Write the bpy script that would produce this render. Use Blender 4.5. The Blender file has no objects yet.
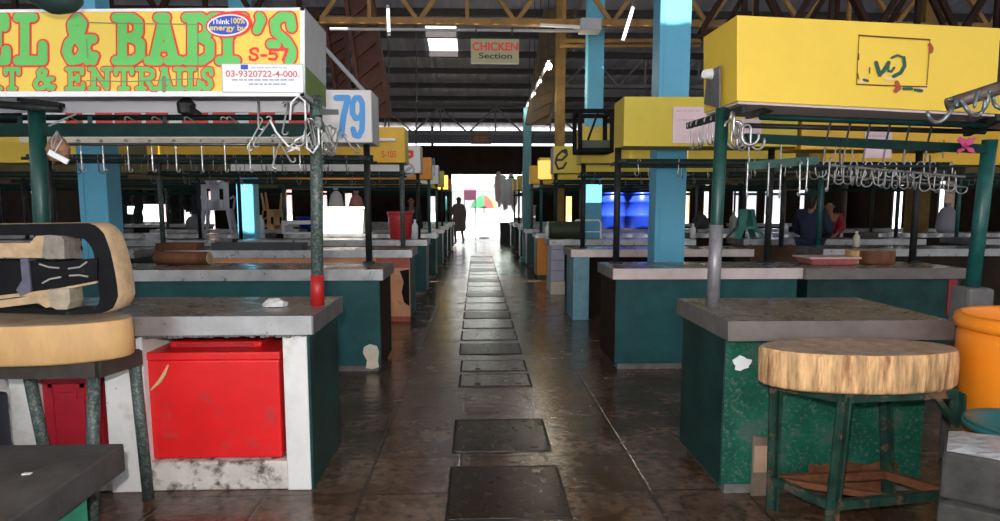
import bpy, bmesh, math, random
from mathutils import Vector, Matrix
random.seed(7)
C = bpy.context.scene.collection
SC = bpy.context.scene
# ------------------------------------------------------------------ camera geometry
FOC, PX, PY, H = 660.0, 500.0, 280.0, 1.48
TH = math.atan((PY - 207) / FOC)
YAW = math.atan(23 / FOC * math.cos(TH))
CF = Vector((math.sin(YAW) * math.cos(TH), math.cos(YAW) * math.cos(TH), -math.sin(TH)))
CR = Vector((math.cos(YAW), -math.sin(YAW), 0))
CU = CR.cross(CF)

def ray(x, y):
    return CF + CR * ((x - PX) / FOC) + CU * ((PY - y) / FOC)

def P(x, y, Y):
    d = ray(x, y)
    return Vector((0, 0, H)) + d * (Y / d.y)

def G(x, y, z=0.0):
    d = ray(x, y)
    return Vector((0, 0, H)) + d * ((z - H) / d.z)

def RF(x, y):                       # the roof plane z = 9 - .15 Y
    d = ray(x, y)
    return Vector((0, 0, H)) + d * ((9.0 - H) / (d.z + .15 * d.y))

# ------------------------------------------------------------------ materials
MATS = {}

def mat(name, col, rough=.6, metal=0., var=.0, vscale=6., chip=None, bump=0., bscale=30., stretch=(1, 1, 1),
        emit=None, spec=.5, alpha=None, rvar=0., chip2=None):
    if name in MATS:
        return MATS[name]
    m = bpy.data.materials.new(name)
    m.use_nodes = True
    nt = m.node_tree
    N, L = nt.nodes, nt.links
    b = N['Principled BSDF']
    b.inputs['Base Color'].default_value = (*col, 1)
    b.inputs['Roughness'].default_value = rough
    b.inputs['Metallic'].default_value = metal
    b.inputs['Specular IOR Level'].default_value = spec
    if emit:
        b.inputs['Emission Color'].default_value = (*emit[0], 1)
        b.inputs['Emission Strength'].default_value = emit[1]
    if alpha is not None:
        b.inputs['Transmission Weight'].default_value = alpha
    tc = N.new('ShaderNodeTexCoord')
    mp = N.new('ShaderNodeMapping')
    mp.inputs['Scale'].default_value = stretch
    L.new(tc.outputs['Object'], mp.inputs['Vector'])
    out = None

    def noise(sc, det=4.):
        n = N.new('ShaderNodeTexNoise')
        n.inputs['Scale'].default_value = sc
        n.inputs['Detail'].default_value = det
        n.inputs['Roughness'].default_value = .65
        L.new(mp.outputs['Vector'], n.inputs['Vector'])
        return n.outputs['Fac']
    if var:
        r = N.new('ShaderNodeValToRGB')
        r.color_ramp.elements[0].position = .3
        r.color_ramp.elements[1].position = .7
        r.color_ramp.elements[0].color = (*[c * (1 - var) for c in col], 1)
        r.color_ramp.elements[1].color = (*[min(1, c * (1 + var * .7)) for c in col], 1)
        L.new(noise(vscale), r.inputs['Fac'])
        out = r.outputs['Color']
    for ch in (chip, chip2):
        if not ch:
            continue
        ccol, csc, thr = ch[:3]
        r = N.new('ShaderNodeValToRGB')
        r.color_ramp.elements[0].position = thr
        r.color_ramp.elements[1].position = thr + (ch[3] if len(ch) > 3 else .04)
        L.new(noise(csc, 6.), r.inputs['Fac'])
        mx = N.new('ShaderNodeMix')
        mx.data_type = 'RGBA'
        L.new(r.outputs['Color'], mx.inputs[0])
        if out:
            L.new(out, mx.inputs[6])
        else:
            mx.inputs[6].default_value = (*col, 1)
        mx.inputs[7].default_value = (*ccol, 1)
        out = mx.outputs[2]
    if out:
        L.new(out, b.inputs['Base Color'])
    if rvar:
        r = N.new('ShaderNodeMapRange')
        r.inputs['From Min'].default_value = .3
        r.inputs['From Max'].default_value = .7
        r.inputs['To Min'].default_value = max(.03, rough - rvar)
        r.inputs['To Max'].default_value = min(1, rough + rvar)
        L.new(noise(vscale * 1.7), r.inputs['Value'])
        L.new(r.outputs['Result'], b.inputs['Roughness'])
    if bump:
        bp = N.new('ShaderNodeBump')
        bp.inputs['Strength'].default_value = bump
        bp.inputs['Distance'].default_value = .01
        L.new(noise(bscale), bp.inputs['Height'])
        L.new(bp.outputs['Normal'], b.inputs['Normal'])
    MATS[name] = m
    return m

GRN = mat('green_paint', (.010, .075, .055), .5, var=.4, vscale=9, chip=((.25, .33, .3), 26, .66), bump=.15)
GRNF = mat('green_paint_peeling', (.007, .095, .058), .5, var=.45, vscale=5, chip=((.085, .14, .115), 60, .53, .12), chip2=((.07, .09, .085), 5, .54, .16), bump=.35, spec=0.25)
GRND = mat('green_paint_dark', (.009, .042, .038), .45, var=.5, vscale=4, chip=((.12, .16, .15), 20, .68), bump=.15, spec=0.25)
TEAL = mat('teal_paint', (.014, .075, .078), .5, var=.3, vscale=4, chip=((.10, .14, .13), 15, .70), bump=.1, spec=0.25)
PIPE = mat('green_pipe', (.007, .058, .045), .4, var=.35, vscale=14, chip=((.10, .14, .13), 34, .70))
PIPEB = mat('dark_green_beam', (.004, .026, .021), .5, var=.4, vscale=10, chip=((.06, .09, .08), 30, .70), spec=0.12)
PIPEW = mat('worn_green_pipe', (.045, .075, .065), .5, var=.6, vscale=30, chip=((.17, .18, .17), 75, .50, .12), bump=.2)
PIPED = mat('dark_pipe', (.022, .024, .023), .45, var=.5, vscale=12, chip=((.10, .10, .10), 30, .66), spec=0.2)
PIPET = mat('teal_pipe', (.010, .095, .085), .4, var=.4, vscale=14, chip=((.22, .3, .28), 34, .66))
REDP = mat('red_paint', (.45, .012, .012), .45, var=.25, vscale=10)
STEEL = mat('steel_sheet', (.43, .42, .42), .36, metal=.55, var=.25, vscale=5, rvar=.14, bump=.06, bscale=14)
STEELT = mat('wet_steel_top', (.22, .20, .185), .3, metal=.4, var=.45, vscale=4, rvar=.16, bump=.1, bscale=9)
STEELD = mat('dull_steel_lip', (.17, .14, .13), .5, metal=.3, var=.25, vscale=6, bump=.08, bscale=16)
STEELP = mat('pink_lit_steel', (.62, .50, .46), .4, metal=.35, var=.15, vscale=5)  # steel tinted brighter and pinker: the light on the edge is in the colour
WHT = mat('white_paint', (.72, .71, .69), .7, var=.10, vscale=5, chip=((.20, .16, .12), 30, .68), chip2=((.48, .44, .39), 5, .55, .2), bump=.2)
WHTD = mat('stained_white_paint', (.60, .55, .50), .75, var=.25, vscale=5, chip=((.10, .08, .06), 11, .50, .14), bump=.35)
YEL = mat('yellow_board', (.80, .54, .05), .5, var=.05, vscale=3, chip=((.45, .28, .03), 60, .76))
YELS = mat('sign_yellow', (.86, .61, .085), .45, var=.04, vscale=3)
YELO = mat('olive_yellow_board', (.66, .49, .035), .5, var=.07, vscale=3)
YELD = mat('orange_yellow_board', (.80, .44, .02), .5, var=.1, vscale=3)
ORG = mat('orange_board', (.78, .27, .02), .5, var=.1)
WSGN = mat('white_board', (.82, .76, .72), .5, var=.04)
GREYM = mat('grey_sheet', (.42, .42, .44), .55, var=.12, vscale=7)
LETG = mat('letter_green', (.13, .55, .12), .5, var=.06)
LETR = mat('letter_red', (.78, .035, .025), .5)
LETB = mat('letter_blue', (.09, .36, .78), .5)
INK = mat('black_ink', (.015, .015, .015), .6)
INKG = mat('dark_green_ink', (.005, .07, .05), .5)
BLUEI = mat('logo_blue', (.02, .08, .5), .5)
WHITE = mat('plain_white', (.85, .85, .86), .5)
PINKP = mat('pink_paper', (.78, .58, .60), .7, var=.06)
COLB = mat('light_blue_paint', (.10, .40, .58), .5, var=.08, vscale=3)
COLT = mat('teal_column_paint', (.07, .22, .24), .5, var=.15, vscale=4)
RUST = mat('rust_brown_steel', (.11, .032, .016), .65, var=.45, vscale=5, bump=.1)
MUST = mat('mustard_steel', (.24, .13, .02), .6, var=.35, vscale=4)
TRY = mat('yellow_truss_steel', (.28, .14, .025), .6, var=.35, vscale=5)
TRG = mat('grey_truss_steel', (.15, .135, .13), .6, var=.3, vscale=5)
DARKB = mat('dark_brown_board', (.028, .018, .013), .8, var=.35, vscale=2, spec=0.1)
DARK = mat('soot_black', (.012, .011, .011), .8, spec=0.1)
REDB = mat('red_plastic', (.74, .014, .016), .38, var=.10, vscale=4, chip=((.36, .06, .06), 6, .57, .2), chip2=((.25, .03, .03), 40, .70))
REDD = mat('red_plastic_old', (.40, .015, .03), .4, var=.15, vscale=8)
ORNG = mat('orange_plastic', (.86, .25, .012), .42, var=.08, vscale=4, chip=((.9, .5, .02), 6, .66, .1))
TEALP = mat('teal_plastic', (.014, .095, .10), .35, var=.1)
BLUEP = mat('blue_plastic', (.02, .06, .50), .3, var=.15, vscale=4)
CONCB = mat('dark_grey_block', (.05, .048, .046), .8, var=.45, vscale=9, bump=.4, bscale=40, spec=.2)
CONC = mat('grey_concrete', (.13, .125, .12), .75, var=.35, vscale=8, bump=.35, bscale=40)
CONCT = mat('frosted_grey', (.33, .34, .36), .4, var=.5, vscale=9, chip=((.62, .64, .68), 9, .60, .1), bump=.4, bscale=20)
SLATE = mat('dark_slate', (.065, .063, .062), .5, var=.35, vscale=5, chip=((.16, .155, .15), 3.5, .66, .1), bump=.15, rvar=.1, spec=0.25)
WOODP = mat('pale_wood', (.56, .33, .135), .65, var=.22, vscale=6, stretch=(1, 1, .35), chip=((.42, .2, .08), 9, .68, .1), bump=.2, bscale=20)
WOODL = mat('light_raw_wood', (.48, .33, .19), .75, var=.25, vscale=14, bump=.35, bscale=40)
WOODG = mat('grey_raw_wood', (.26, .23, .19), .8, var=.4, vscale=14, bump=.4, bscale=40)
WOODB = mat('black_stained_wood', (.008, .008, .009), .5, var=.4, vscale=9, chip=((.10, .10, .11), 13, .64, .2), spec=0.12)
BROWNW = mat('brown_wood', (.15, .055, .022), .6, var=.45, vscale=5, stretch=(1, 1, .3), spec=0.25)
BARK = mat('bark_fibre', (.62, .37, .17), .8, var=.65, vscale=34, stretch=(1, 1, .13), bump=.9, bscale=46, chip=((.26, .10, .04), 16, .54, .12))
BARKT = mat('cut_wood_face', (.36, .25, .17), .6, var=.4, vscale=12, chip=((.20, .10, .06), 4, .58, .12), bump=.3)
IRON = mat('rusty_green_iron', (.016, .05, .036), .55, var=.6, vscale=9, chip=((.16, .08, .05), 12, .54, .1), bump=.2, spec=0.2)
IRONB = mat('dark_iron', (.05, .042, .036), .5, var=.4, vscale=10, chip=((.2, .18, .16), 30, .68), spec=0.2)
RUSTB = mat('rust_stain', (.17, .065, .03), .7, var=.5, vscale=8, spec=0.2)
HOOK = mat('hook_steel', (.50, .49, .47), .32, metal=.75, var=.2, vscale=20)
HOOKM = mat('mid_hook_steel', (.27, .26, .25), .4, metal=.7, var=.3, vscale=20)
HOOKD = mat('dark_hook_steel', (.17, .16, .15), .4, metal=.7)
HOOKB = mat('blued_hook_steel', (.20, .24, .26), .35, metal=.7, var=.3, vscale=20, chip=((.45, .30, .22), 20, .55, .15))
PEACH = mat('peach_tile', (.62, .27, .13), .5, var=.2, vscale=5, chip=((.30, .08, .03), 10, .62, .1))
LAV = mat('lavender_tile', (.42, .42, .52), .4, var=.1)
CREAM = mat('cream_plaster', (.62, .55, .42), .7, var=.15)
LBLUE = mat('pale_blue_wall', (.16, .34, .40), .55, var=.2, vscale=6)
FOAM = mat('white_foam', (.88, .85, .76), .7, var=.04)
TANP = mat('tan_plastic', (.62, .36, .13), .45, var=.1)
CHAIRW = mat('white_chair_plastic', (.50, .50, .58), .4)
CHAIRG = mat('green_chair_plastic', (.07, .30, .24), .45)
SKIN = mat('skin', (.28, .14, .09), .6)
HAIR = mat('dark_hair', (.02, .013, .01), .6)
HAIRR = mat('reddish_headscarf', (.16, .05, .04), .7)
NAVY = mat('navy_cloth', (.012, .016, .045), .85)
CLRED = mat('dark_red_cloth', (.26, .012, .02), .85)
CLGRY = mat('grey_brown_cloth', (.24, .19, .19), .85)
CAPG = mat('dark_green_cloth', (.012, .04, .03), .85)
PINK = mat('pink_ribbon', (.50, .05, .17), .6)
BLACKP = mat('black_plastic', (.015, .016, .018), .4)
TARP = mat('dark_tarp', (.035, .042, .036), .6, var=.3, vscale=3)
TUBE = mat('lit_tube', (.9, .9, .9), .4, emit=((1, .96, .9), 2.2))
BULB = mat('lit_lamp', (.9, .9, .8), .4, emit=((1, .88, .6), 30))
GLOW = mat('lit_sign_face', (.85, .6, .12), .5, emit=((1, .62, .14), .9))

# ------------------------------------------------------------------ mesh builder
class MB:
    def __init__(s):
        s.bm = bmesh.new()
        s.mi = 0

    def face(s, vs):
        try:
            f = s.bm.faces.new(vs)
            f.material_index = s.mi
            return f
        except ValueError:
            return None

    def hexa(s, p):                 # p: 4 front (bl br tr tl) + 4 back
        v = [s.bm.verts.new(q) for q in p]
        for f in ((0, 1, 2, 3), (5, 4, 7, 6), (4, 0, 3, 7), (1, 5, 6, 2), (3, 2, 6, 7), (4, 5, 1, 0)):
            s.face([v[i] for i in f])
        return s

    def box(s, x0, x1, y0, y1, z0, z1):
        return s.hexa([(x0, y0, z0), (x1, y0, z0), (x1, y0, z1), (x0, y0, z1), (x0, y1, z0), (x1, y1, z0), (x1, y1, z1), (x0, y1, z1)])

    def poly(s, pts):
        s.face([s.bm.verts.new(p) for p in pts])
        return s

    def prism(s, pts, d):           # extrude polygon by vector d
        d = Vector(d)
        a = [s.bm.verts.new(p) for p in pts]
        b = [s.bm.verts.new(Vector(p) + d) for p in pts]
        s.face(a[::-1])
        s.face(b)
        n = len(a)
        for i in range(n):
            s.face([a[i], a[(i + 1) % n], b[(i + 1) % n], b[i]])
        return s

    def tube(s, pts, r, n=8, cap=True):
        pts = [Vector(p) for p in pts]
        rs = r if isinstance(r, (list, tuple)) else [r] * len(pts)
        rings = []
        up = None
        for i, p in enumerate(pts):
            t = (pts[min(i + 1, len(pts) - 1)] - pts[max(i - 1, 0)]).normalized()
            if up is None:
                up = Vector((0, 0, 1)) if abs(t.z) < .9 else Vector((1, 0, 0))
            a = (up - t * up.dot(t))
            if a.length < 1e-4:
                a = Vector((0, 1, 0)) - t * t.y
            a.normalize()
            up = a
            b = t.cross(a)
            rings.append([s.bm.verts.new(p + (a * math.cos(k * 2 * math.pi / n) + b * math.sin(k * 2 * math.pi / n)) * rs[i]) for k in range(n)])
        for i in range(len(rings) - 1):
            for k in range(n):
                s.face([rings[i][k], rings[i][(k + 1) % n], rings[i + 1][(k + 1) % n], rings[i + 1][k]])
        if cap:
            s.face(rings[0][::-1])
            s.face(rings[-1])
        return s

    def bar(s, p, q, w, h=None):    # rectangular bar from p to q, w wide, h high
        p, q = Vector(p), Vector(q)
        h = h or w
        t = (q - p).normalized()
        up = Vector((0, 0, 1)) if abs(t.z) < .95 else Vector((0, 1, 0))
        a = t.cross(up).normalized() * w / 2
        b = a.cross(t).normalized() * h / 2
        return s.hexa([p - a - b, p + a - b, p + a + b, p - a + b, q - a - b, q + a - b, q + a + b, q - a + b])

    def lathe(s, prof, c=(0, 0, 0), n=32, sx=1., sy=1.):
        c = Vector(c)
        rings = []
        for r, z in prof:
            if r < 1e-5:
                rings.append([s.bm.verts.new(c + Vector((0, 0, z)))])
            else:
                rings.append([s.bm.verts.new(c + Vector((r * sx * math.cos(k * 2 * math.pi / n), r * sy * math.sin(k * 2 * math.pi / n), z))) for k in range(n)])
        for a, b in zip(rings, rings[1:]):
            for k in range(n):
                k2 = (k + 1) % n
                if len(a) == 1 and len(b) == 1:
                    continue
                if len(a) == 1:
                    s.face([a[0], b[k2], b[k]])
                elif len(b) == 1:
                    s.face([a[k], a[k2], b[0]])
                else:
                    s.face([a[k], a[k2], b[k2], b[k]])
        return s

    def build(s, name, m, parent=None, bevel=0., smooth=False):
        off = Vector((0, 0, 0))
        p = parent
        while p is not None:
            off += p.location
            p = p.parent
        for v in s.bm.verts:
            v.co -= off
        bmesh.ops.recalc_face_normals(s.bm, faces=s.bm.faces[:])
        me = bpy.data.meshes.new(name)
        s.bm.to_mesh(me)
        s.bm.free()
        for k in (m if isinstance(m, (list, tuple)) else [m]):
            me.materials.append(k)
        if smooth:
            for f in me.polygons:
                f.use_smooth = True
        o = bpy.data.objects.new(name, me)
        C.objects.link(o)
        o.parent = parent
        if bevel:
            md = o.modifiers.new('bevel', 'BEVEL')
            md.width = bevel
            md.segments = 2
            md.limit_method = 'ANGLE'
        return o


def box(*a):
    return MB().box(*a)


def thing(name, label, cat, loc=(0, 0, 0), group=None):
    o = bpy.data.objects.new(name, None)
    C.objects.link(o)
    o.location = loc
    o.empty_display_size = .1
    return tag(o, label, cat, group)


def tag(o, label, cat, group=None):
    o['label'] = label
    o['category'] = cat
    if group:
        o['group'] = group
    return o


def struct(o):
    o['kind'] = 'structure'
    return o


def plabel(o, t):
    o['label'] = t
    return o


def origin(o, loc):                 # give a single-mesh thing its own base point
    loc = Vector(loc)
    for v in o.data.vertices:
        v.co -= loc
    o.location = loc
    return o


def dup(src, loc, rotz=0, label=None, group=None, scale=None):
    r = src.copy()
    C.objects.link(r)
    r.location = loc
    r.rotation_euler = (0, 0, rotz)
    if scale:
        r.scale = (scale,) * 3
    if label:
        r['label'] = label
    if group:
        r['group'] = group
    for ch in list(src.children):
        c = ch.copy()
        C.objects.link(c)
        c.parent = r
        for g in list(ch.children):
            d = g.copy()
            C.objects.link(d)
            d.parent = c
    return r


ORD = ['first', 'second', 'third', 'fourth', 'fifth', 'sixth', 'seventh', 'eighth', 'ninth', 'tenth', 'eleventh', 'twelfth', 'thirteenth', 'fourteenth', 'fifteenth', 'sixteenth', 'seventeenth', 'eighteenth', 'nineteenth', 'twentieth', 'twenty-first', 'twenty-second', 'twenty-third', 'twenty-fourth']

# ------------------------------------------------------------------ lettering
GLY = {
    'E': [[(0, 1), (.9, 1), (.9, .78)], [(.22, 1), (.22, 0)], [(0, 0), (.95, 0), (.95, .25)], [(.22, .52), (.66, .52)], [(.66, .66), (.66, .38)]],
    'L': [[(0, 1), (.62, 1)], [(.28, 1), (.28, 0)], [(0, 0), (1, 0), (1, .36)]],
    '&': [[(1, .0), (.25, .68), (.22, .85), (.42, 1), (.62, .86), (.56, .7), (.1, .4), (.02, .2), (.2, .0), (.5, .03), (.86, .5)], [(.68, .5), (1, .5)], [(.8, 0), (1.06, .1)]],
    'B': [[(0, 1), (.6, 1), (.86, .88), (.86, .64), (.6, .53), (.25, .53)], [(0, 0), (.64, 0), (.94, .12), (.94, .4), (.64, .53)], [(.24, 1), (.24, 0)]],
    'A': [[(.16, 0), (.48, 1), (.84, 0)], [(.3, .32), (.72, .32)], [(-.02, 0), (.34, 0)], [(.64, 0), (1.02, 0)], [(.3, 1), (.56, 1)]],
    'Y': [[(.1, 1), (.5, .5), (.9, 1)], [(.5, .5), (.5, 0)], [(-.05, 1), (.3, 1)], [(.7, 1), (1.05, 1)], [(.22, 0), (.78, 0)]],
    'S': [[(.92, .74), (.86, .98), (.45, 1), (.14, .86), (.2, .62), (.78, .42), (.9, .16), (.6, 0), (.15, .03), (.06, .28)]],
    'T': [[(0, .76), (0, 1), (1, 1), (1, .76)], [(.5, 1), (.5, 0)], [(.25, 0), (.75, 0)]],
    'N': [[(.18, 0), (.18, 1), (.82, 0), (.82, 1)], [(0, 0), (.38, 0)], [(0, 1), (.2, 1)], [(.64, 1), (1, 1)]],
    'R': [[(0, 1), (.6, 1), (.88, .88), (.88, .62), (.6, .48), (.25, .48)], [(.24, 1), (.24, 0)], [(0, 0), (.44, 0)], [(.52, .48), (.84, 0), (1.04, 0)]],
    'I': [[(.5, 1), (.5, 0)], [(.1, 1), (.9, 1)], [(.1, 0), (.9, 0)]],
    "'": [[(.5, .95), (.62, .75), (.35, .2)]],
    '$': [[(.92, .74), (.86, .98), (.45, 1), (.14, .86), (.2, .64), (.66, .44), (.92, .22), (.90, .04), (.80, -.02)], [(-.02, .36), (.22, .34)]],
    '7': [[(0, 1), (1, 1), (.62, .52), (.42, 0)]],
    '9': [[(.9, .62), (.7, .48), (.3, .46), (.06, .6), (.06, .86), (.3, 1), (.66, 1), (.9, .86), (.92, .5), (.88, .16), (.6, 0), (.25, .02), (.1, .18)]],
}


def strokes(mb, polys, w, Y, dy=0., n=10):
    """thick strokes whose points are given in photo pixels, laid on the board plane at depth Y"""
    Yp = [Y - dy]

    def put(x, y):
        q = P(x, y, Y)
        return (q.x, Yp[0], q.z)
    for pl in polys:
        for (x0, y0), (x1, y1) in zip(pl, pl[1:]):
            dx, dyy = x1 - x0, y1 - y0
            l = math.hypot(dx, dyy) or 1e-6
            nx, ny = -dyy / l * w / 2, dx / l * w / 2
            Yp[0] -= 2.5e-5
            mb.poly([put(x0 + nx, y0 + ny), put(x0 - nx, y0 - ny), put(x1 - nx, y1 - ny), put(x1 + nx, y1 + ny)])
        for x, y in pl:
            Yp[0] -= 2.5e-5
            mb.poly([put(x + w / 2 * math.cos(a * 2 * math.pi / n), y + w / 2 * math.sin(a * 2 * math.pi / n)) for a in range(n)])


def glyph_px(ch, x0, x1, y0, y1):
    return [[(x0 + u * (x1 - x0), y1 + (y0 - y1) * v) for u, v in pl] for pl in GLY[ch]]


def text(name, s, x0, x1, y0, y1, Y, m, parent, dy=.004, bold=.0, label=None):
    """built-in font, fitted to a photo rectangle on the board plane at depth Y"""
    cu = bpy.data.curves.new(name, 'FONT')
    cu.body = s
    cu.offset = bold
    o = bpy.data.objects.new(name, cu)
    C.objects.link(o)
    dg = bpy.context.evaluated_depsgraph_get()
    me = bpy.data.meshes.new_from_object(o.evaluated_get(dg))
    bpy.data.objects.remove(o)
    bpy.data.curves.remove(cu)
    xs = [v.co.x for v in me.vertices]
    ys = [v.co.y for v in me.vertices]
    a, b, c, d = min(xs), max(xs), min(ys), max(ys)
    p0, p1 = P(x0, y1, Y), P(x1, y0, Y)
    off = Vector((0, 0, 0))
    p = parent
    while p is not None:
        off += p.location
        p = p.parent
    for v in me.vertices:
        u, w = (v.co.x - a) / (b - a), (v.co.y - c) / (d - c)
        v.co = Vector((p0.x + (p1.x - p0.x) * u, Y - dy, p0.z + (p1.z - p0.z) * w)) - off
    me.materials.clear()
    me.materials.append(m)
    q = bpy.data.objects.new(name, me)
    C.objects.link(q)
    q.parent = parent
    return q


def small_print(rows, Y, m, parent, dy, w=1.):
    for x0, x1, y in rows:
        rnd = random.Random(int(x0 * 7 + y))
        k = MB()
        x = x0
        while x < x1 - 1:
            l = min(rnd.uniform(2.5, 7), x1 - x)
            a, b = P(x, y + w / 2, Y), P(x + l, y - w / 2, Y)
            k.box(a.x, b.x, Y - dy, Y - dy + .001, a.z, b.z)
            x += l + 1.2
        k.build('lettering', m, parent)


# ------------------------------------------------------------------ setting
def floor_material():
    m = bpy.data.materials.new('wet_dark_floor')
    m.use_nodes = True
    nt = m.node_tree
    N, L = nt.nodes, nt.links
    b = N['Principled BSDF']
    geo = N.new('ShaderNodeNewGeometry')

    def noise(sc, det=5., stretch=(1, 1, 1)):
        mp = N.new('ShaderNodeMapping')
        mp.inputs['Scale'].default_value = stretch
        L.new(geo.outputs['Position'], mp.inputs['Vector'])
        n = N.new('ShaderNodeTexNoise')
        n.inputs['Scale'].default_value = sc
        n.inputs['Detail'].default_value = det
        n.inputs['Roughness'].default_value = .6
        L.new(mp.outputs['Vector'], n.inputs['Vector'])
        return n.outputs['Fac']

    def ramp(fac, stops):
        r = N.new('ShaderNodeValToRGB')
        el = r.color_ramp.elements
        el[0].position, el[0].color = stops[0][0], (*stops[0][1], 1)
        el[1].position, el[1].color = stops[-1][0], (*stops[-1][1], 1)
        for p, c in stops[1:-1]:
            e = el.new(p)
            e.color = (*c, 1)
        L.new(fac, r.inputs['Fac'])
        return r.outputs['Color']
    col = ramp(noise(2.2), [(.3, (.055, .026, .014)), (.5, (.10, .060, .040)), (.72, (.165, .115, .088))])
    fine = ramp(noise(16., 8.), [(.36, (.45, .40, .36)), (.5, (1, 1, 1)), (.66, (1.45, 1.35, 1.25))])
    mf = N.new('ShaderNodeMix')
    mf.data_type = 'RGBA'
    mf.blend_type = 'MULTIPLY'
    mf.inputs[0].default_value = .8
    L.new(col, mf.inputs[6])
    L.new(fine, mf.inputs[7])
    col = mf.outputs[2]
    br = N.new('ShaderNodeTexBrick')
    br.offset = 0.
    br.inputs['Scale'].default_value = 1.
    br.inputs['Brick Width'].default_value = .5
    br.inputs['Row Height'].default_value = .5
    br.inputs['Mortar Size'].default_value = .012
    br.inputs['Mortar Smooth'].default_value = .4
    br.inputs['Color1'].default_value = (1, 1, 1, 1)
    br.inputs['Color2'].default_value = (.72, .70, .70, 1)
    br.inputs['Mortar'].default_value = (.28, .26, .25, 1)
    mp = N.new('ShaderNodeMapping')
    mp.inputs['Location'].default_value = (.1, .2, 0)
    L.new(geo.outputs['Position'], mp.inputs['Vector'])
    L.new(mp.outputs['Vector'], br.inputs['Vector'])
    mx = N.new('ShaderNodeMix')
    mx.data_type = 'RGBA'
    mx.blend_type = 'MULTIPLY'
    mx.inputs[0].default_value = .8
    L.new(col, mx.inputs[6])
    L.new(br.outputs['Color'], mx.inputs[7])
    L.new(mx.outputs[2], b.inputs['Base Color'])
    rr = N.new('ShaderNodeMapRange')
    rr.inputs['From Min'].default_value = .35
    rr.inputs['From Max'].default_value = .65
    rr.inputs['To Min'].default_value = .06
    rr.inputs['To Max'].default_value = .28
    L.new(noise(3.1), rr.inputs['Value'])
    L.new(rr.outputs['Result'], b.inputs['Roughness'])
    ad = N.new('ShaderNodeMath')
    ad.operation = 'ADD'
    L.new(noise(9., 6., (1, 1.6, 1)), ad.inputs[0])
    ml = N.new('ShaderNodeMath')
    ml.operation = 'MULTIPLY'
    ml.inputs[1].default_value = -.5
    L.new(br.outputs['Fac'], ml.inputs[0])
    L.new(ml.outputs[0], ad.inputs[1])
    bp = N.new('ShaderNodeBump')
    bp.inputs['Strength'].default_value = .22
    bp.inputs['Distance'].default_value = .02
    L.new(ad.outputs[0], bp.inputs['Height'])
    L.new(bp.outputs['Normal'], b.inputs['Normal'])
    b.inputs['Specular IOR Level'].default_value = .55
    return m


struct(box(-16, 16, -22, 28, -.2, 0).build('floor', floor_material()))
struct(box(-60, 60, 28.001, 90, -.22, -.01).build('ground', mat('pale_street', (.62, .60, .57), .8, var=.1, vscale=.5)))
struct(box(-60, 60, -60, -22.001, -.22, -.01).build('ground', MATS['pale_street']))

ROOFM = mat('roof_sheet', (.50, .50, .60), .5, var=.12, vscale=1.2)
PURM = mat('purlin_steel', (.035, .026, .026), .7, var=.3)


def roofz(Y):
    return 9.0 - .15 * Y


# roof sheet in strips around the skylight, plus unseen openings added for sun patches
sk0, sk1 = RF(430, 53), RF(456, 25)
skx = (sk0.x, sk1.x)
roof_holes = [(skx[0], skx[1], sk1.y - .02, sk0.y), (2.02, 2.75, 4.15, 4.75), (-4.75, -4.05, 4.33, 4.8), (-1.1, 1.3, 7.78, 7.95), (2.96, 4.6, 12.18, 12.95), (-3.35, -2.2, 9.12, 10.0), (-4.6, -4.1, 7.74, 8.4), (1.98, 2.45, 7.74, 8.45)]
ys = sorted({-22.0, -12., -4., 28.2, *[a[2] for a in roof_holes], *[a[3] for a in roof_holes]})
mb = MB()
for y0, y1 in zip(ys, ys[1:]):
    xs = [-16.]
    for a in sorted(a for a in roof_holes if a[2] <= y0 + 1e-4 and a[3] >= y1 - 1e-4):
        xs += [a[0], a[1]]
    xs.append(16.)
    for x0, x1 in zip(xs[::2], xs[1::2]):
        n = max(1, int((x1 - x0) / .11))
        # corrugated sheet: ribs run down the slope
        tops = []
        for i in range(n + 1):
            x = x0 + (x1 - x0) * i / n
            dz = .025 if i % 3 == 1 else 0.
            tops.append((mb.bm.verts.new((x, y0, roofz(y0) + dz)), mb.bm.verts.new((x, y1, roofz(y1) + dz))))
        for a, b in zip(tops, tops[1:]):
            mb.face([a[0], b[0], b[1], a[1]])
roof = struct(mb.build('ceiling', ROOFM))
y = 17.17 - 1.36 * 12
while y < 28:
    if y > 3:
        struct(MB().hexa([(-15.9, y - .07, roofz(y) - .19), (15.9, y - .07, roofz(y) - .19), (15.9, y - .07, roofz(y) - .03), (-15.9, y - .07, roofz(y) - .03),
                          (-15.9, y + .07, roofz(y) - .19), (15.9, y + .07, roofz(y) - .19), (15.9, y + .07, roofz(y) - .05), (-15.9, y + .07, roofz(y) - .05)]).build('ceiling_beam', PURM, roof))
    y += 1.36

# far gable wall: dark board band, two open light slits, grey band
wf = struct(box(-16, 16, 28, 28.12, 2.84, 4.02).build('wall_far', DARKB))
struct(box(-16, 16, 28, 28.12, 4.12, 4.64).build('panel', mat('grey_louvre', (.13, .13, .15), .7, var=.2), wf))
for x in (-15.9, -11, -6.3, -1.9, 2.2, 6.6, 11, 15.8):
    struct(box(x, x + .1, 28.01, 28.11, 4.02, 4.8).build('panel', DARKB, wf))
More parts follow.
